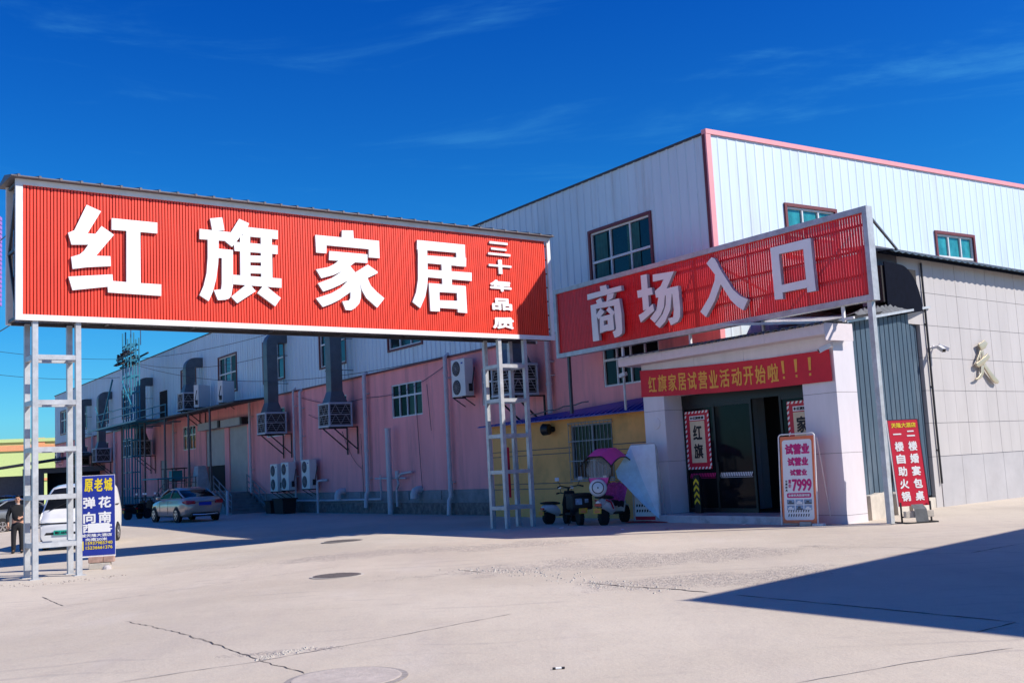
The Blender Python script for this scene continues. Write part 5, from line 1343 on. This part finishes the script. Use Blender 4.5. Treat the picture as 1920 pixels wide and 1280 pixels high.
    if hood:
        mb = MB(); n = 10
        def hd(u, v):   # canopy: u across, v back to front
            x = -.32 + 1.42 * v; y = (u - .5) * .96
            return (x, y, 1.74 + .25 * min(1, max(0, (v + .05) * 2.6)) ** .7 * (1 if v < .62 else 1 - .9 * (v - .62) / .38) - .26 * max(0, 2 * abs(u - .5) - .45) / .55 + .05 * v)
        mb.add([hd(i / n, j / n) for j in range(n + 1) for i in range(n + 1)], [(j * (n + 1) + i, j * (n + 1) + i + 1, (j + 1) * (n + 1) + i + 1, (j + 1) * (n + 1) + i) for j in range(n) for i in range(n)])
        mb.add([(p_[0], p_[1], p_[2] - .012) for p_ in [hd(i / n, j / n) for j in range(n + 1) for i in range(n + 1)]], [(j * (n + 1) + i, (j + 1) * (n + 1) + i, (j + 1) * (n + 1) + i + 1, j * (n + 1) + i + 1) for j in range(n) for i in range(n)])
        ho_ = mb.build('hood', ['hood_pink', 'black_plastic'], t, True, angle=28)
        for i, p_ in enumerate(ho_.data.polygons):
            if i >= n * n or (i // n) >= 8: p_.material_index = 1
        mb = MB(); e = [hd(i / 20, 1) for i in range(21)]; mb.tube(e, .03, 6)
        mb.tube([hd(0, v / 8) for v in range(9)], .016, 6); mb.tube([hd(1, v / 8) for v in range(9)], .016, 6); mb.tube([hd(i / 12, 0) for i in range(13)], .016, 6); mb.build('hood_trim', 'black_plastic', t, True)
        for sg in (-1, 1):
            mb = MB(); mb.tube([(1.0, .10 * sg, .85), (1.02, .34 * sg, 1.15), (.95, .42 * sg, 1.55), (.80, .40 * sg, 1.86)], .014, 6); mb.tube([(-.12, .10 * sg, .70), (-.16, .30 * sg, 1.2), (-.08, .36 * sg, 1.72)], .012, 6); mb.build('hood_post', 'black_plastic', t, True)
        mb = MB(); pl_ = []
        for j in range(9):
            v = j / 8; z = .92 + .86 * v; hw = .15 + .24 * sin(min(1, v * 1.3) * pi / 2) - .16 * max(0, v - .6) / .4
            pl_.append((hw, z))
        tr_ = [(-.12, hw, z) for hw, z in pl_] + [(-.12, -hw, z) for hw, z in reversed(pl_)]; mb.tube(tr_ + tr_[:1], .016, 6, False); mb.build('curtain_trim', 'black_plastic', t, True); mb = MB()
        vs = [(-.10 - .08 * (1 - (yy / .5) ** 2), yy, z) for hw, z in pl_ for yy in (-hw, -hw / 2, 0, hw / 2, hw)]
        fs = [(j * 5 + i, j * 5 + i + 1, (j + 1) * 5 + i + 1, (j + 1) * 5 + i) for j in range(8) for i in range(4)]
        mb.add(vs, fs); ob = mb.build('hood_windscreen', ['clear_film', 'hood_pink'], t, True, angle=80)
        for i, p_ in enumerate(ob.data.polygons):
            if i // 4 < 3: p_.material_index = 1
        mb = MB(); g = []     # quilted wind apron over the handlebar
        for j in range(9):
            v = j / 8; z = 1.10 - .62 * v; row = []
            for i in range(13):
                u = i / 12 - .5
                row.append((.78 - .18 * v + .04 * sin(u * 22 + v * 4) - .25 * abs(u) , u * (.85 - .1 * v), z - .10 * abs(u) + .02 * sin(u * 30)))
            g.append(row)
        mb.add([p_ for r_ in g for p_ in r_], [(j * 13 + i, j * 13 + i + 1, (j + 1) * 13 + i + 1, (j + 1) * 13 + i) for j in range(8) for i in range(12)])
        ap_ = mb.build('wind_apron', ['quilt_pink', 'cloth_black'], t, True, angle=80)
        for i, p_ in enumerate(ap_.data.polygons):
            if i // 12 > 5: p_.material_index = 1
        mb = MB()
        for sg in (-1, 1): mb.tube([(-.12, .165 * sg, .66), (.1, .185 * sg, .60), (.25, .175 * sg, .42)], .022, 6); 
        mb.build('side_stripe', 'print_red', t, True)
        mb = MB(); mb.lathe([(0, .09), (.012, .085)], (-.22, -.10, .62), (-.8, -.6, .2), 18); mb.build('rear_badge', 'cooler_grille', t)
    return t
hdg = R(33.8)
p = gp(1133, 984); scooter((p.x, p.y, 0), hdg + R(24), 'white retro electric scooter with a round top box and a pink rain hood', 'scooter_white', 1.0, 'round', True)
p = gp(1088, 984); scooter((p.x, p.y, 0), R(104), 'black electric scooter with a square rear box, between the two white scooters', 'scooter_black', 1.0, 'square')
p = gp(1030, 982); scooter((p.x, p.y, 0), R(38), 'small pale low scooter leftmost of the three by the annexe', 'scooter_white', .80)
for i, (px, py, ro, lab) in enumerate(((240, 968, 60, 'dark scooter nearest the foot of the teal steel tower'), (262, 966, 75, 'dark scooter parked close behind another by the steel tower'), (278, 962, 50, 'dark scooter at the back beside the canopied tricycle'))):
    q = gp(px, py + 6, 0); q = Vector((q.x, q.y, 0)) ; 
    o = scooter((q.x, q.y, gz(q.x, q.y)), R(ro), lab, 'scooter_black', 1.0, None); o['group'] = 'dark scooters parked by the steel tower'
# canopied tricycle
q = gp(312, 966); t = thing('cargo_tricycle', 'dark cargo tricycle with a flat green canopy behind the beige car', 'tricycle', (q.x - .6, q.y + 1.5, 0), R(60))
mb = MB(); mb.box(-.9, .8, -.5, .5, .42, .52); mb.box(-.9, .5, -.5, -.46, .52, .85); mb.box(-.9, .5, .46, .5, .52, .85); mb.box(-.9, -.86, -.46, .46, .52, .85); mb.box(.9, 1.2, -.35, .35, .35, .95); mb.build('body', 'tower_blue', t, bevel=.02)
mb = MB(); mb.box(-1.0, 1.35, -.6, .6, 1.95, 2.02); mb.build('canopy', 'teal_paint', t, bevel=.02)
mb = MB()
for x in (-.85, 1.15):
    for y in (-.5, .5): mb.beam((x, y, .5), (x, y, 1.95), .035)
mb.tube([(1.1, -.4, 1.05), (1.2, 0, 1.1), (1.1, .4, 1.05)], .018, 6); mb.build('canopy_post', 'steel_black', t)
mb = MB(); mb.box(.25, .6, -.4, .4, .55, .85); mb.build('seat', 'seat_leather', t, bevel=.03)
for x, y in ((-.5, -.48), (-.5, .48), (1.35, 0)): wheel(t, x, y, .27, .10, 6, -1 if y <= 0 else 1)

# ================================================================ man in black
def skin(name, joints, edges, m, parent, sub=2):
    me = bpy.data.meshes.new(name); me.from_pydata([j[:3] for j in joints], edges, []); me.update()
    o = bpy.data.objects.new(name, me); COL.objects.link(o)
    sk = o.modifiers.new('skin', 'SKIN'); sk.use_smooth_shade = True
    for i, j in enumerate(joints):
        rr = j[3] if isinstance(j[3], tuple) else (j[3], j[3])
        me.skin_vertices[0].data[i].radius = rr
    me.skin_vertices[0].data[0].use_root = True
    sb = o.modifiers.new('sub', 'SUBSURF'); sb.levels = sub; sb.render_levels = sub
    bpy.context.view_layer.update()
    n = bpy.data.meshes.new_from_object(o.evaluated_get(bpy.context.evaluated_depsgraph_get()))
    n.name = name; bpy.data.objects.remove(o); bpy.data.meshes.remove(me)
    for p_ in n.polygons: p_.use_smooth = True
    n.materials.clear(); n.materials.append(M[m])
    r = bpy.data.objects.new(name, n); COL.objects.link(r); r.parent = parent
    return r
q = gp(33, 1036, -.11)
man = thing('person', 'man in black jacket and trousers standing with one forearm raised beside the gate tower', 'person', (q.x, q.y, gz(q.x, q.y)), R(20))
# x to the viewer's right, -y towards the viewer; 1.68 m tall
J, Ed = [], []
def chain(pts, start=None):
    prev = start
    for p_ in pts:
        J.append(p_); i = len(J) - 1
        if prev is not None: Ed.append((prev, i))
        prev = i
    return prev
pel = chain([(0, 0, .90, (.135, .10))]); che = chain([(0, .01, 1.10, (.14, .095)), (0, .01, 1.30, (.15, .10)), (0, .0, 1.40, .07), (0, -.01, 1.455, .052), (0, -.02, 1.52, (.065, .075)), (0, -.02, 1.585, (.074, .088)), (0, -.012, 1.645, .06)], pel)
sh_i = 2
for s, elb, wr in ((-1, (-.27, .02, 1.08), (-.25, -.05, .86)), (1, (.25, .02, 1.09), (.12, -.22, 1.04))):
    e_ = chain([(s * .17, .01, 1.345, .06), (*elb, .043), (*wr, .028)], sh_i)
    d = (Vector(wr) - Vector(elb)).normalized(); side = d.cross(Vector((0, -1, .3))).normalized()
    palm = Vector(wr) + d * .06
    pi_ = chain([(*palm, (.036, .016))], e_)
    for k in range(4):
        b0 = palm + d * .035 + side * (.027 - .018 * k); ln = (.062, .07, .066, .05)[k]
        chain([(*b0, .0095), (*(b0 + d * ln * .55 + Vector((0, .004, -.006))), .0088), (*(b0 + d * ln + Vector((0, .012, -.02))), .0075)], pi_)
    tb = palm + side * .035 - d * .01
    chain([(*tb, .0105), (*(tb + d * .03 + side * .018), .0095), (*(tb + d * .055 + side * .022), .008)], pi_)
for s in (-1, 1):
    l_ = chain([(s * .09, 0, .82, .085), (s * .105, -.005, .48, .058), (s * .11, .02, .09, .04)], pel)
    chain([(s * .115, -.06, .04, (.042, .032)), (s * .12, -.15, .03, (.038, .022))], l_)
skin('body', J, Ed, 'skin', man)
def cloth(name, joints, edges, m): return skin(name, joints, edges, m, man)
jk = [(0, 0, .88, (.165, .125)), (0, .01, 1.10, (.165, .118)), (0, .01, 1.30, (.172, .12)), (0, 0, 1.395, (.085, .08)), (0, -.005, 1.43, .066)]
je = [(0, 1), (1, 2), (2, 3), (3, 4)]
for s, elb, wr in ((-1, (-.275, .02, 1.08), (-.255, -.045, .89)), (1, (.255, .02, 1.085), (.145, -.19, 1.045))):
    i = len(jk); jk += [(s * .175, .01, 1.34, .078), (*elb, .060), (*wr, .044)]; je += [(2, i), (i, i + 1), (i + 1, i + 2)]
cloth('jacket', jk, je, 'cloth_black')
tr = [(0, 0, .93, (.15, .115)), (0, 0, .86, (.15, .118))]; te = [(0, 1)]
for s in (-1, 1):
    i = len(tr); tr += [(s * .095, 0, .76, .098), (s * .108, -.005, .46, .078), (s * .112, .015, .10, .066), (s * .112, .01, .06, .066)]; te += [(1, i), (i, i + 1), (i + 1, i + 2), (i + 2, i + 3)]
cloth('trousers', tr, te, 'cloth_black')
for s in (-1, 1): cloth('shoe', [(s * .112, .03, .05, (.05, .045)), (s * .116, -.07, .045, (.05, .04)), (s * .122, -.17, .035, (.046, .03))], [(0, 1), (1, 2)], 'rubber')
mb = MB(); n = 14
for j in range(7):
    for k in range(n):
        def hp(j_, k_):
            th = j_ / 7 * 1.42; a = 2 * pi * k_ / n; fr_ = max(0, -sin(a))
            th *= 1 - .38 * fr_
            return (.082 * sin(th) * cos(a), -.014 + .098 * sin(th) * sin(a), 1.60 + .098 * cos(th))
        mb.quad(hp(j, k), hp(j + 1, k), hp(j + 1, k + 1), hp(j, k + 1))
mb.build('hair', 'hair', man, True, angle=80)
fb = MB()
for s in (-1, 1):
    fb.lathe([(0, .012), (.004, .009)], (s * .030, -.098, 1.578), (0, -1, 0), 10); fb.beam((s * .047, -.094, 1.598), (s * .014, -.103, 1.600), .008)
fb.build('eye', 'print_black', man)
fb = MB(); fb.loft([[Vector((-.010, -.092, 1.585)), Vector((.010, -.092, 1.585)), Vector((0, -.100, 1.587))], [Vector((-.018, -.090, 1.540)), Vector((.018, -.090, 1.540)), Vector((0, -.122, 1.545))]]); fb.build('nose', 'skin', man, True)
fb = MB(); fb.box(-.022, .022, -.093, -.084, 1.512, 1.520); fb.build('mouth', 'red_trim', man)
for s in (-1, 1):
    fb = MB(); fb.lathe([(-.008, .02), (0, .026), (.008, .02)], (s * .080, -.01, 1.56), (s, -.3, 0), 12); fb.build('ear', 'skin', man, True)
mb = MB(); mb.lathe([(0, .058), (.016, .055)], (0, -.006, 1.435), (0, -.15, 1), 16); mb.build('collar', 'cloth_white', man, True)

# ================================================================ steel tower with catwalk
PT, AT = at_frame('side', -50.9, -2.3, 0)
tw = thing('steel_tower', 'tall lattice tower of steel pipes, teal where bare, rising beside the warehouse', 'steel tower', PT, AT)
TH = 11.6
for cx, dz in ((-.62, 0), (.62, -.5)):
    for sx in (-.36, .36):
        for sy in (-.26, .26):
            mb = MB(); mb.beam((cx + sx, sy, -.1), (cx + sx, sy, TH + dz), .075); mb.build('leg', 'tower_teal', tw)
    k = .5
    while k < TH + dz:
        mb = MB()
        for sy in (-.26, .26): mb.beam((cx - .36, sy, k), (cx + .36, sy, k), .07)
        for sx in (-.36, .36): mb.beam((cx + sx, -.26, k), (cx + sx, .26, k), .07)
        k += 1.02; mb.build('rung', 'tower_teal', tw)
mb = MB()
for x in (-3.2, -1.2, 1.2, 3.2):
    mb.beam((x, -.9, 5.55), (x, 2.2, 5.55), .08)
for y in (-.9, .9): mb.beam((-8.2, y, 5.58), (4.6, y, 5.58), .09)
k = -8.1
while k < 4.6: mb.box(k, k + .22, -.9, .9, 5.62, 5.65); k += .27
mb.build('catwalk', 'tower_teal', tw)
mb = MB()
for y in (-.88, .88):
    for z in (6.1, 6.55): mb.beam((-5.6 if y < 0 else -3, y, z), (4.6, y, z), .05)
    for x in (-5.6, -2.6, 1.6, 4.5): mb.beam((x, y, 5.6), (x, y, 6.58), .05)
mb.beam((-1.2, -.88, 8.6), (-4.2, -.88, 5.7), .09); mb.beam((1.2, -.88, 8.3), (4.2, -.88, 6.0), .06); mb.beam((-4.2, -.88, 5.7), (-6.1, -.88, 7.2), .04)
mb.build('brace', 'tower_teal', tw)
mb = MB()
for i in range(26):
    a = random.uniform(0, 2 * pi); r = random.uniform(.2, .9); z = 9.9 + random.uniform(-.5, .6); c = (-.6 + r * cos(a), r * .7 * sin(a), z)
    mb.tube([(c[0] + .35 * cos(j * .9) * random.uniform(.6, 1), c[1] + .3 * sin(j * .9), c[2] + .1 * sin(j)) for j in range(8)], .035, 5)
for y in (-.5, .5): mb.beam((-1.6, y, 9.9), (2.2, y, 10.0), .09)
for x in (-1.2, -.4, .5, 1.4): mb.lathe([(0, .09), (.06, .11), (.12, .06), (.2, .10), (.26, .05)], (x, -.5, 9.98), (0, 0, 1), 10)
mb.build('cable_bundle', 'black_pipe', tw, True)
mb = MB(); mb.beam((.05, 0, TH - .5), (.05, 0, TH + 1.4), .05); mb.beam((1.24, .3, TH - 1), (1.24, .3, TH + 1.0), .05); mb.build('mast', 'tower_blue', tw)
# cables
def cable(a, b, sag, label, r=.013):
    a, b = Vector(a), Vector(b); mb = MB()
    mb.tube([a.lerp(b, k / 24) - Vector((0, 0, sag * 4 * (k / 24) * (1 - k / 24))) - a for k in range(25)], r, 5)
    o = mb.build('overhead_cable', 'black_pipe'); o.location = a; tag(o, label, 'cable', 'overhead cables')
tp, _ = at_frame('side', -52.6, -2.6, 10.0)
for x, z, s, lab in ((-24, 9.0, .5, 'black cable from the steel tower sagging along the upper cladding'), (-14.2, 5.9, 1.2, 'black cable from the steel tower down to the pink wall top'), (-33, 8.0, .6, 'black cable from the steel tower to the cladding above the awning')):
    e_, _ = at_frame('side', x, -.08, z); cable(tp, e_, s, lab)
cable(tp, (-32, 40, 10.6), .9, 'upper black cable leaving the steel tower to the left')
cable(tp + Vector((0, 0, -1.2)), (-30, 44, 8.8), .8, 'lower black cable leaving the steel tower to the left')
cable((-9.9, 22.9, 7.9), (-26, 45, 9.4), .3, 'black cable leaving the upper left corner of the gate sign')
cable((-10.0, 22.9, 5.6), (-27, 46, 6.3), .2, 'black cable leaving the lower left corner of the gate sign')

# ================================================================ clutter along the wall
for x, y, w_, d_, h_, lab, m_ in ((-30.2, -.9, .7, .6, .62, 'dark plastic tub standing left of another tub below the low air conditioners', 'tub_dark'), (-28.6, -.95, 1.2, .7, .72, 'larger dark plastic tub below the low air conditioners', 'tub_dark')):
    P, A = at_frame('side', x, y, 0); t = thing('storage_tub', lab, 'tub', P, A)
    mb = MB(); mb.loft([[Vector((sx * w_ / 2 * k, sy * d_ / 2 * k, z)) for sx, sy in ((-1, -1), (1, -1), (1, 1), (-1, 1))] for k, z in ((.88, 0), (1, h_), (.93, h_), (.82, .05))]); mb.build('tub', m_, t)
    mb = MB(); e = .05
    mb.box(-w_ / 2 - e, w_ / 2 + e, -d_ / 2 - e, -d_ / 2, h_ - .06, h_ + .01); mb.box(-w_ / 2 - e, w_ / 2 + e, d_ / 2, d_ / 2 + e, h_ - .06, h_ + .01); mb.box(-w_ / 2 - e, -w_ / 2, -d_ / 2, d_ / 2, h_ - .06, h_ + .009); mb.box(w_ / 2, w_ / 2 + e, -d_ / 2, d_ / 2, h_ - .06, h_ + .009); mb.build('rim', m_, t)
P, A = at_frame('side', -31.9, -2.6, 0); t = thing('bollard', 'short white pipe bollard at the foot of the dock steps', 'bollard', P, A)
mb = MB(); mb.tube([(0, 0, -.05), (0, 0, 1.15)], .07, 12); mb.build('post', 'pvc_pipe', t, True); mb = MB(); mb.lathe([(1.15, .075), (1.19, .05)], (0, 0, 0), (0, 0, 1), 12); mb.build('cap', 'pvc_pipe', t)
P, A = at_frame('side', -40.4, -1.2, 1.06); mb = MB()
mb.loft([[Vector((sx * .55 * k - .1 * z, sy * .35 * k, z)) for sx, sy in ((-1, -1), (1, -1), (1.1, 1), (-1, 1))] for k, z in ((1, 0), (1.02, .3), (.8, 1.1), (.62, 1.55))]); o = mb.build('wrapped_crate', 'stone_block', None, True, .05); o.location = P; o.rotation_euler = (0, 0, A); tag(o, 'pale wrapped bundle standing on the loading dock in front of the open door', 'bundle')
P, A = at_frame('side', -46.2, -1.0, 1.06); t = thing('kiosk_cart', 'small dark cart with shelves on the loading dock behind the railing', 'cart', P, A)
mb = MB(); mb.box(-.9, .9, -.4, .4, 0, .08); mb.box(-.9, .9, -.4, .4, .75, .80); mb.box(-1.0, 1.0, -.5, .5, 1.5, 1.56); mb.build('shelf', 'steel_black', t)
mb = MB()
for x in (-.85, .85):
    for y in (-.36, .36): mb = MB(); mb.beam((x, y, .08), (x, y, 1.5), .05); mb.build('upright', 'galv_dark', t)
mb = MB(); mb.box(-.1, .7, -.3, .3, .81, 1.4); mb.build('cabinet', 'teal_paint', t, bevel=.02)

# ================================================================ far left: green building, dark shed, purple billboard
g = thing('green_building', 'far yellow green building with an orange band beyond the end of the warehouse', 'building', (-62, 108, 0), R(24))
mb = MB(); mb.box(-18, 22, 0, 10, -.3, 6.8); mb.build('wall', 'green_paint', g)
mb = MB(); mb.box(-18.1, 22.1, -.15, 10.1, 5.9, 6.5); mb.box(-18.1, 22.1, -.1, .0, 2.75, 3.0)
for x in range(-17, 22, 6): mb.box(x, x + .8, -.12, 0, 6.5, 7.2)
mb.build('band', 'orange_paint', g)
mb = MB(); mb.box(-18.2, 22.2, -.2, 10.2, 6.8, 7.15); mb.build('parapet', 'green_paint', g)
for x, m_ in ((-6.5, 'teal_paint'), (-4.6, 'orange_paint'), (-2.7, 'teal_paint'), (-.8, 'orange_paint'), (1.1, 'teal_paint')):
    mb = MB(); mb.box(x, x + .35, -.06, 0, .6, 2.4); mb.build('painted_stripe', m_, g)
s = thing('storage_shed', 'dark lean-to shed with a black opening at the far end of the warehouse', 'shed', (-37.6, 84, 0), R(14))
mb = MB(); wall(mb, -.6, 6.5, -.3, 3.4, [(.9, 6.2, -.3, 3.0)], 0, .3); mb.box(-.6, -.3, 0.01, 6, -.3, 3.4); mb.box(-3.4, -.6, .02, .3, -.3, 2.9); mb.build('wall', 'shed_wall', s)
mb = MB(); mb.box(.9, 6.2, 1.6, 1.7, -.3, 3.2); mb.build('interior', 'shed_dark', s)
mb = MB(); mb.add([(-4.6, -1.2, 3.25), (7, -1.2, 4.6), (7, 5, 5.0), (-4.6, 5, 3.6), (-4.6, -1.2, 3.1), (7, -1.2, 4.45), (7, 5, 4.85), (-4.6, 5, 3.45)], [(0, 1, 2, 3), (7, 6, 5, 4), (0, 4, 5, 1), (1, 5, 6, 2), (0, 3, 7, 4)]); mb.build('roof', 'shed_dark', s)
mb = MB(); mb.beam((-4.4, -.6, -.2), (-4.4, -.6, 3.2), .1); mb.beam((-4.4, -.6, 2.6), (-2.2, -.6, 3.3), .06); mb.build('post', 'steel_black', s)
b = thing('tall_billboard', 'tall purple and teal billboard cut off by the left edge of the photo', 'billboard', (-31.5, 60, 0), R(10))
mb = MB(); mb.box(-3, 2.55, 0, .5, 3.2, 9.6); mb.build('lower_panel', 'teal_paint', b)
mb = MB(); k = 12.2
while k < 17.4: mb.box(-3, 2.7, -.05, .45, k, k + .2); k += .26
mb.build('purple_slats', 'purple_paint', b)
mb = MB(); mb.box(-2.9, 2.5, .0, .4, 10.6, 12.1); mb.box(-1.2, -.9, .5, .8, -.2, 17.5); mb.box(1.2, 1.5, .5, .8, -.2, 17.5); mb.build('frame_post', 'steel_black', b)

# ================================================================ building to the right of the view whose shadow crosses the yard
n_ = thing('neighbour_building', 'plain two storey building to the right of the yard, outside the photo', 'building', (11.36, 10.66, 0), R(45.8))
mb = MB()
wl = [(1.5, 3.0, 1.0, 2.6), (4.5, 6.0, 1.0, 2.6), (7.5, 9.0, 1.0, 2.6), (1.5, 3.0, 4.4, 6.0), (4.5, 6.0, 4.4, 6.0), (7.5, 9.0, 4.4, 6.0)]
L1, L2 = 13.0, 15.0; ang2 = R(-56.6 - 45.8)
wall(mb, 0, L1, -.2, 8, wl, 0, .15)
TT = Matrix.Translation((L2 * cos(ang2), L2 * sin(ang2), 0)) @ Matrix.Rotation(ang2 + pi, 4, 'Z')
e_ = Vector((L2 * cos(ang2), L2 * sin(ang2), 0))
for a, b_ in ((Vector((0, 0, 0)), e_), (e_, e_ + Vector((L1, 0, 0))), (e_ + Vector((L1, 0, 0)), Vector((L1, 0, 0)))):
    mb.quad((*a.xy, -.2), (*b_.xy, -.2), (*b_.xy, 8), (*a.xy, 8))
mb.quad((0, 0, 8), (L1, 0, 8), (e_.x + L1, e_.y, 8), (e_.x, e_.y, 8)); mb.build('wall', 'far_wall', n_)
for h in wl:
    mb = MB(); mb.box(h[0] + .02, h[1] - .02, .1, .13, h[2] + .02, h[3] - .02); wdo = mb.build('window', 'dark_glass', n_)
mb = MB(); mb.box(-.02, .02, -.02, .02, 8.0, 8.03); mb.build('roof_cap', 'far_wall', n_)

# loose grit along the foot of the gate and scraps of paper
def grit(name, pts, n, spread, m, r0=.01, r1=.035):
    mb = MB()
    for i in range(n):
        k = random.randrange(len(pts) - 1); a, b = gp(*pts[k]), gp(*pts[k + 1]); p_ = a.lerp(b, random.random())
        x, y = p_.x + random.gauss(0, spread), p_.y + random.gauss(0, spread); r = random.uniform(r0, r1); z = gz(x, y)
        q = [(x + r * random.uniform(.6, 1.3) * cos(j * 1.05), y + r * random.uniform(.6, 1.3) * sin(j * 1.05), z) for j in range(6)]
        top = [(x + (p2[0] - x) * .55, y + (p2[1] - y) * .55, z + r * random.uniform(.5, .9)) for p2 in q]
        mb.loft([[Vector(v) for v in q], [Vector(v) for v in top]])
    o = mb.build(name, m); o['kind'] = 'stuff'; return o
grit('grit', [(-20, 1086), (66, 1085), (150, 1076), (215, 1068)], 110, .16, 'grit', .004, .022)
grit('gravel', [(870, 1068), (1000, 1072), (1110, 1092), (1260, 1104)], 260, .22, 'concrete', .006, .02)
grit('gravel', [(480, 1238), (530, 1224), (575, 1214)], 120, .05, 'concrete', .005, .016)
for i, (px, py) in enumerate(((1052, 990), (1168, 993), (1112, 989), (1250, 992), (1395, 983))):
    p_ = gp(px, py); mb = MB(); mb.add([(-.06, -.03, .006), (.05, -.04, .006), (.07, .04, .03), (-.04, .05, .012)], [(0, 1, 2, 3)])
    o = mb.build('paper_scrap', 'print_white'); o.location = (p_.x, p_.y, 0); o.rotation_euler = (0, 0, i * 1.3); tag(o, 'small white paper scrap on the shaded ground before the shop and the scooters', 'litter', 'paper scraps')
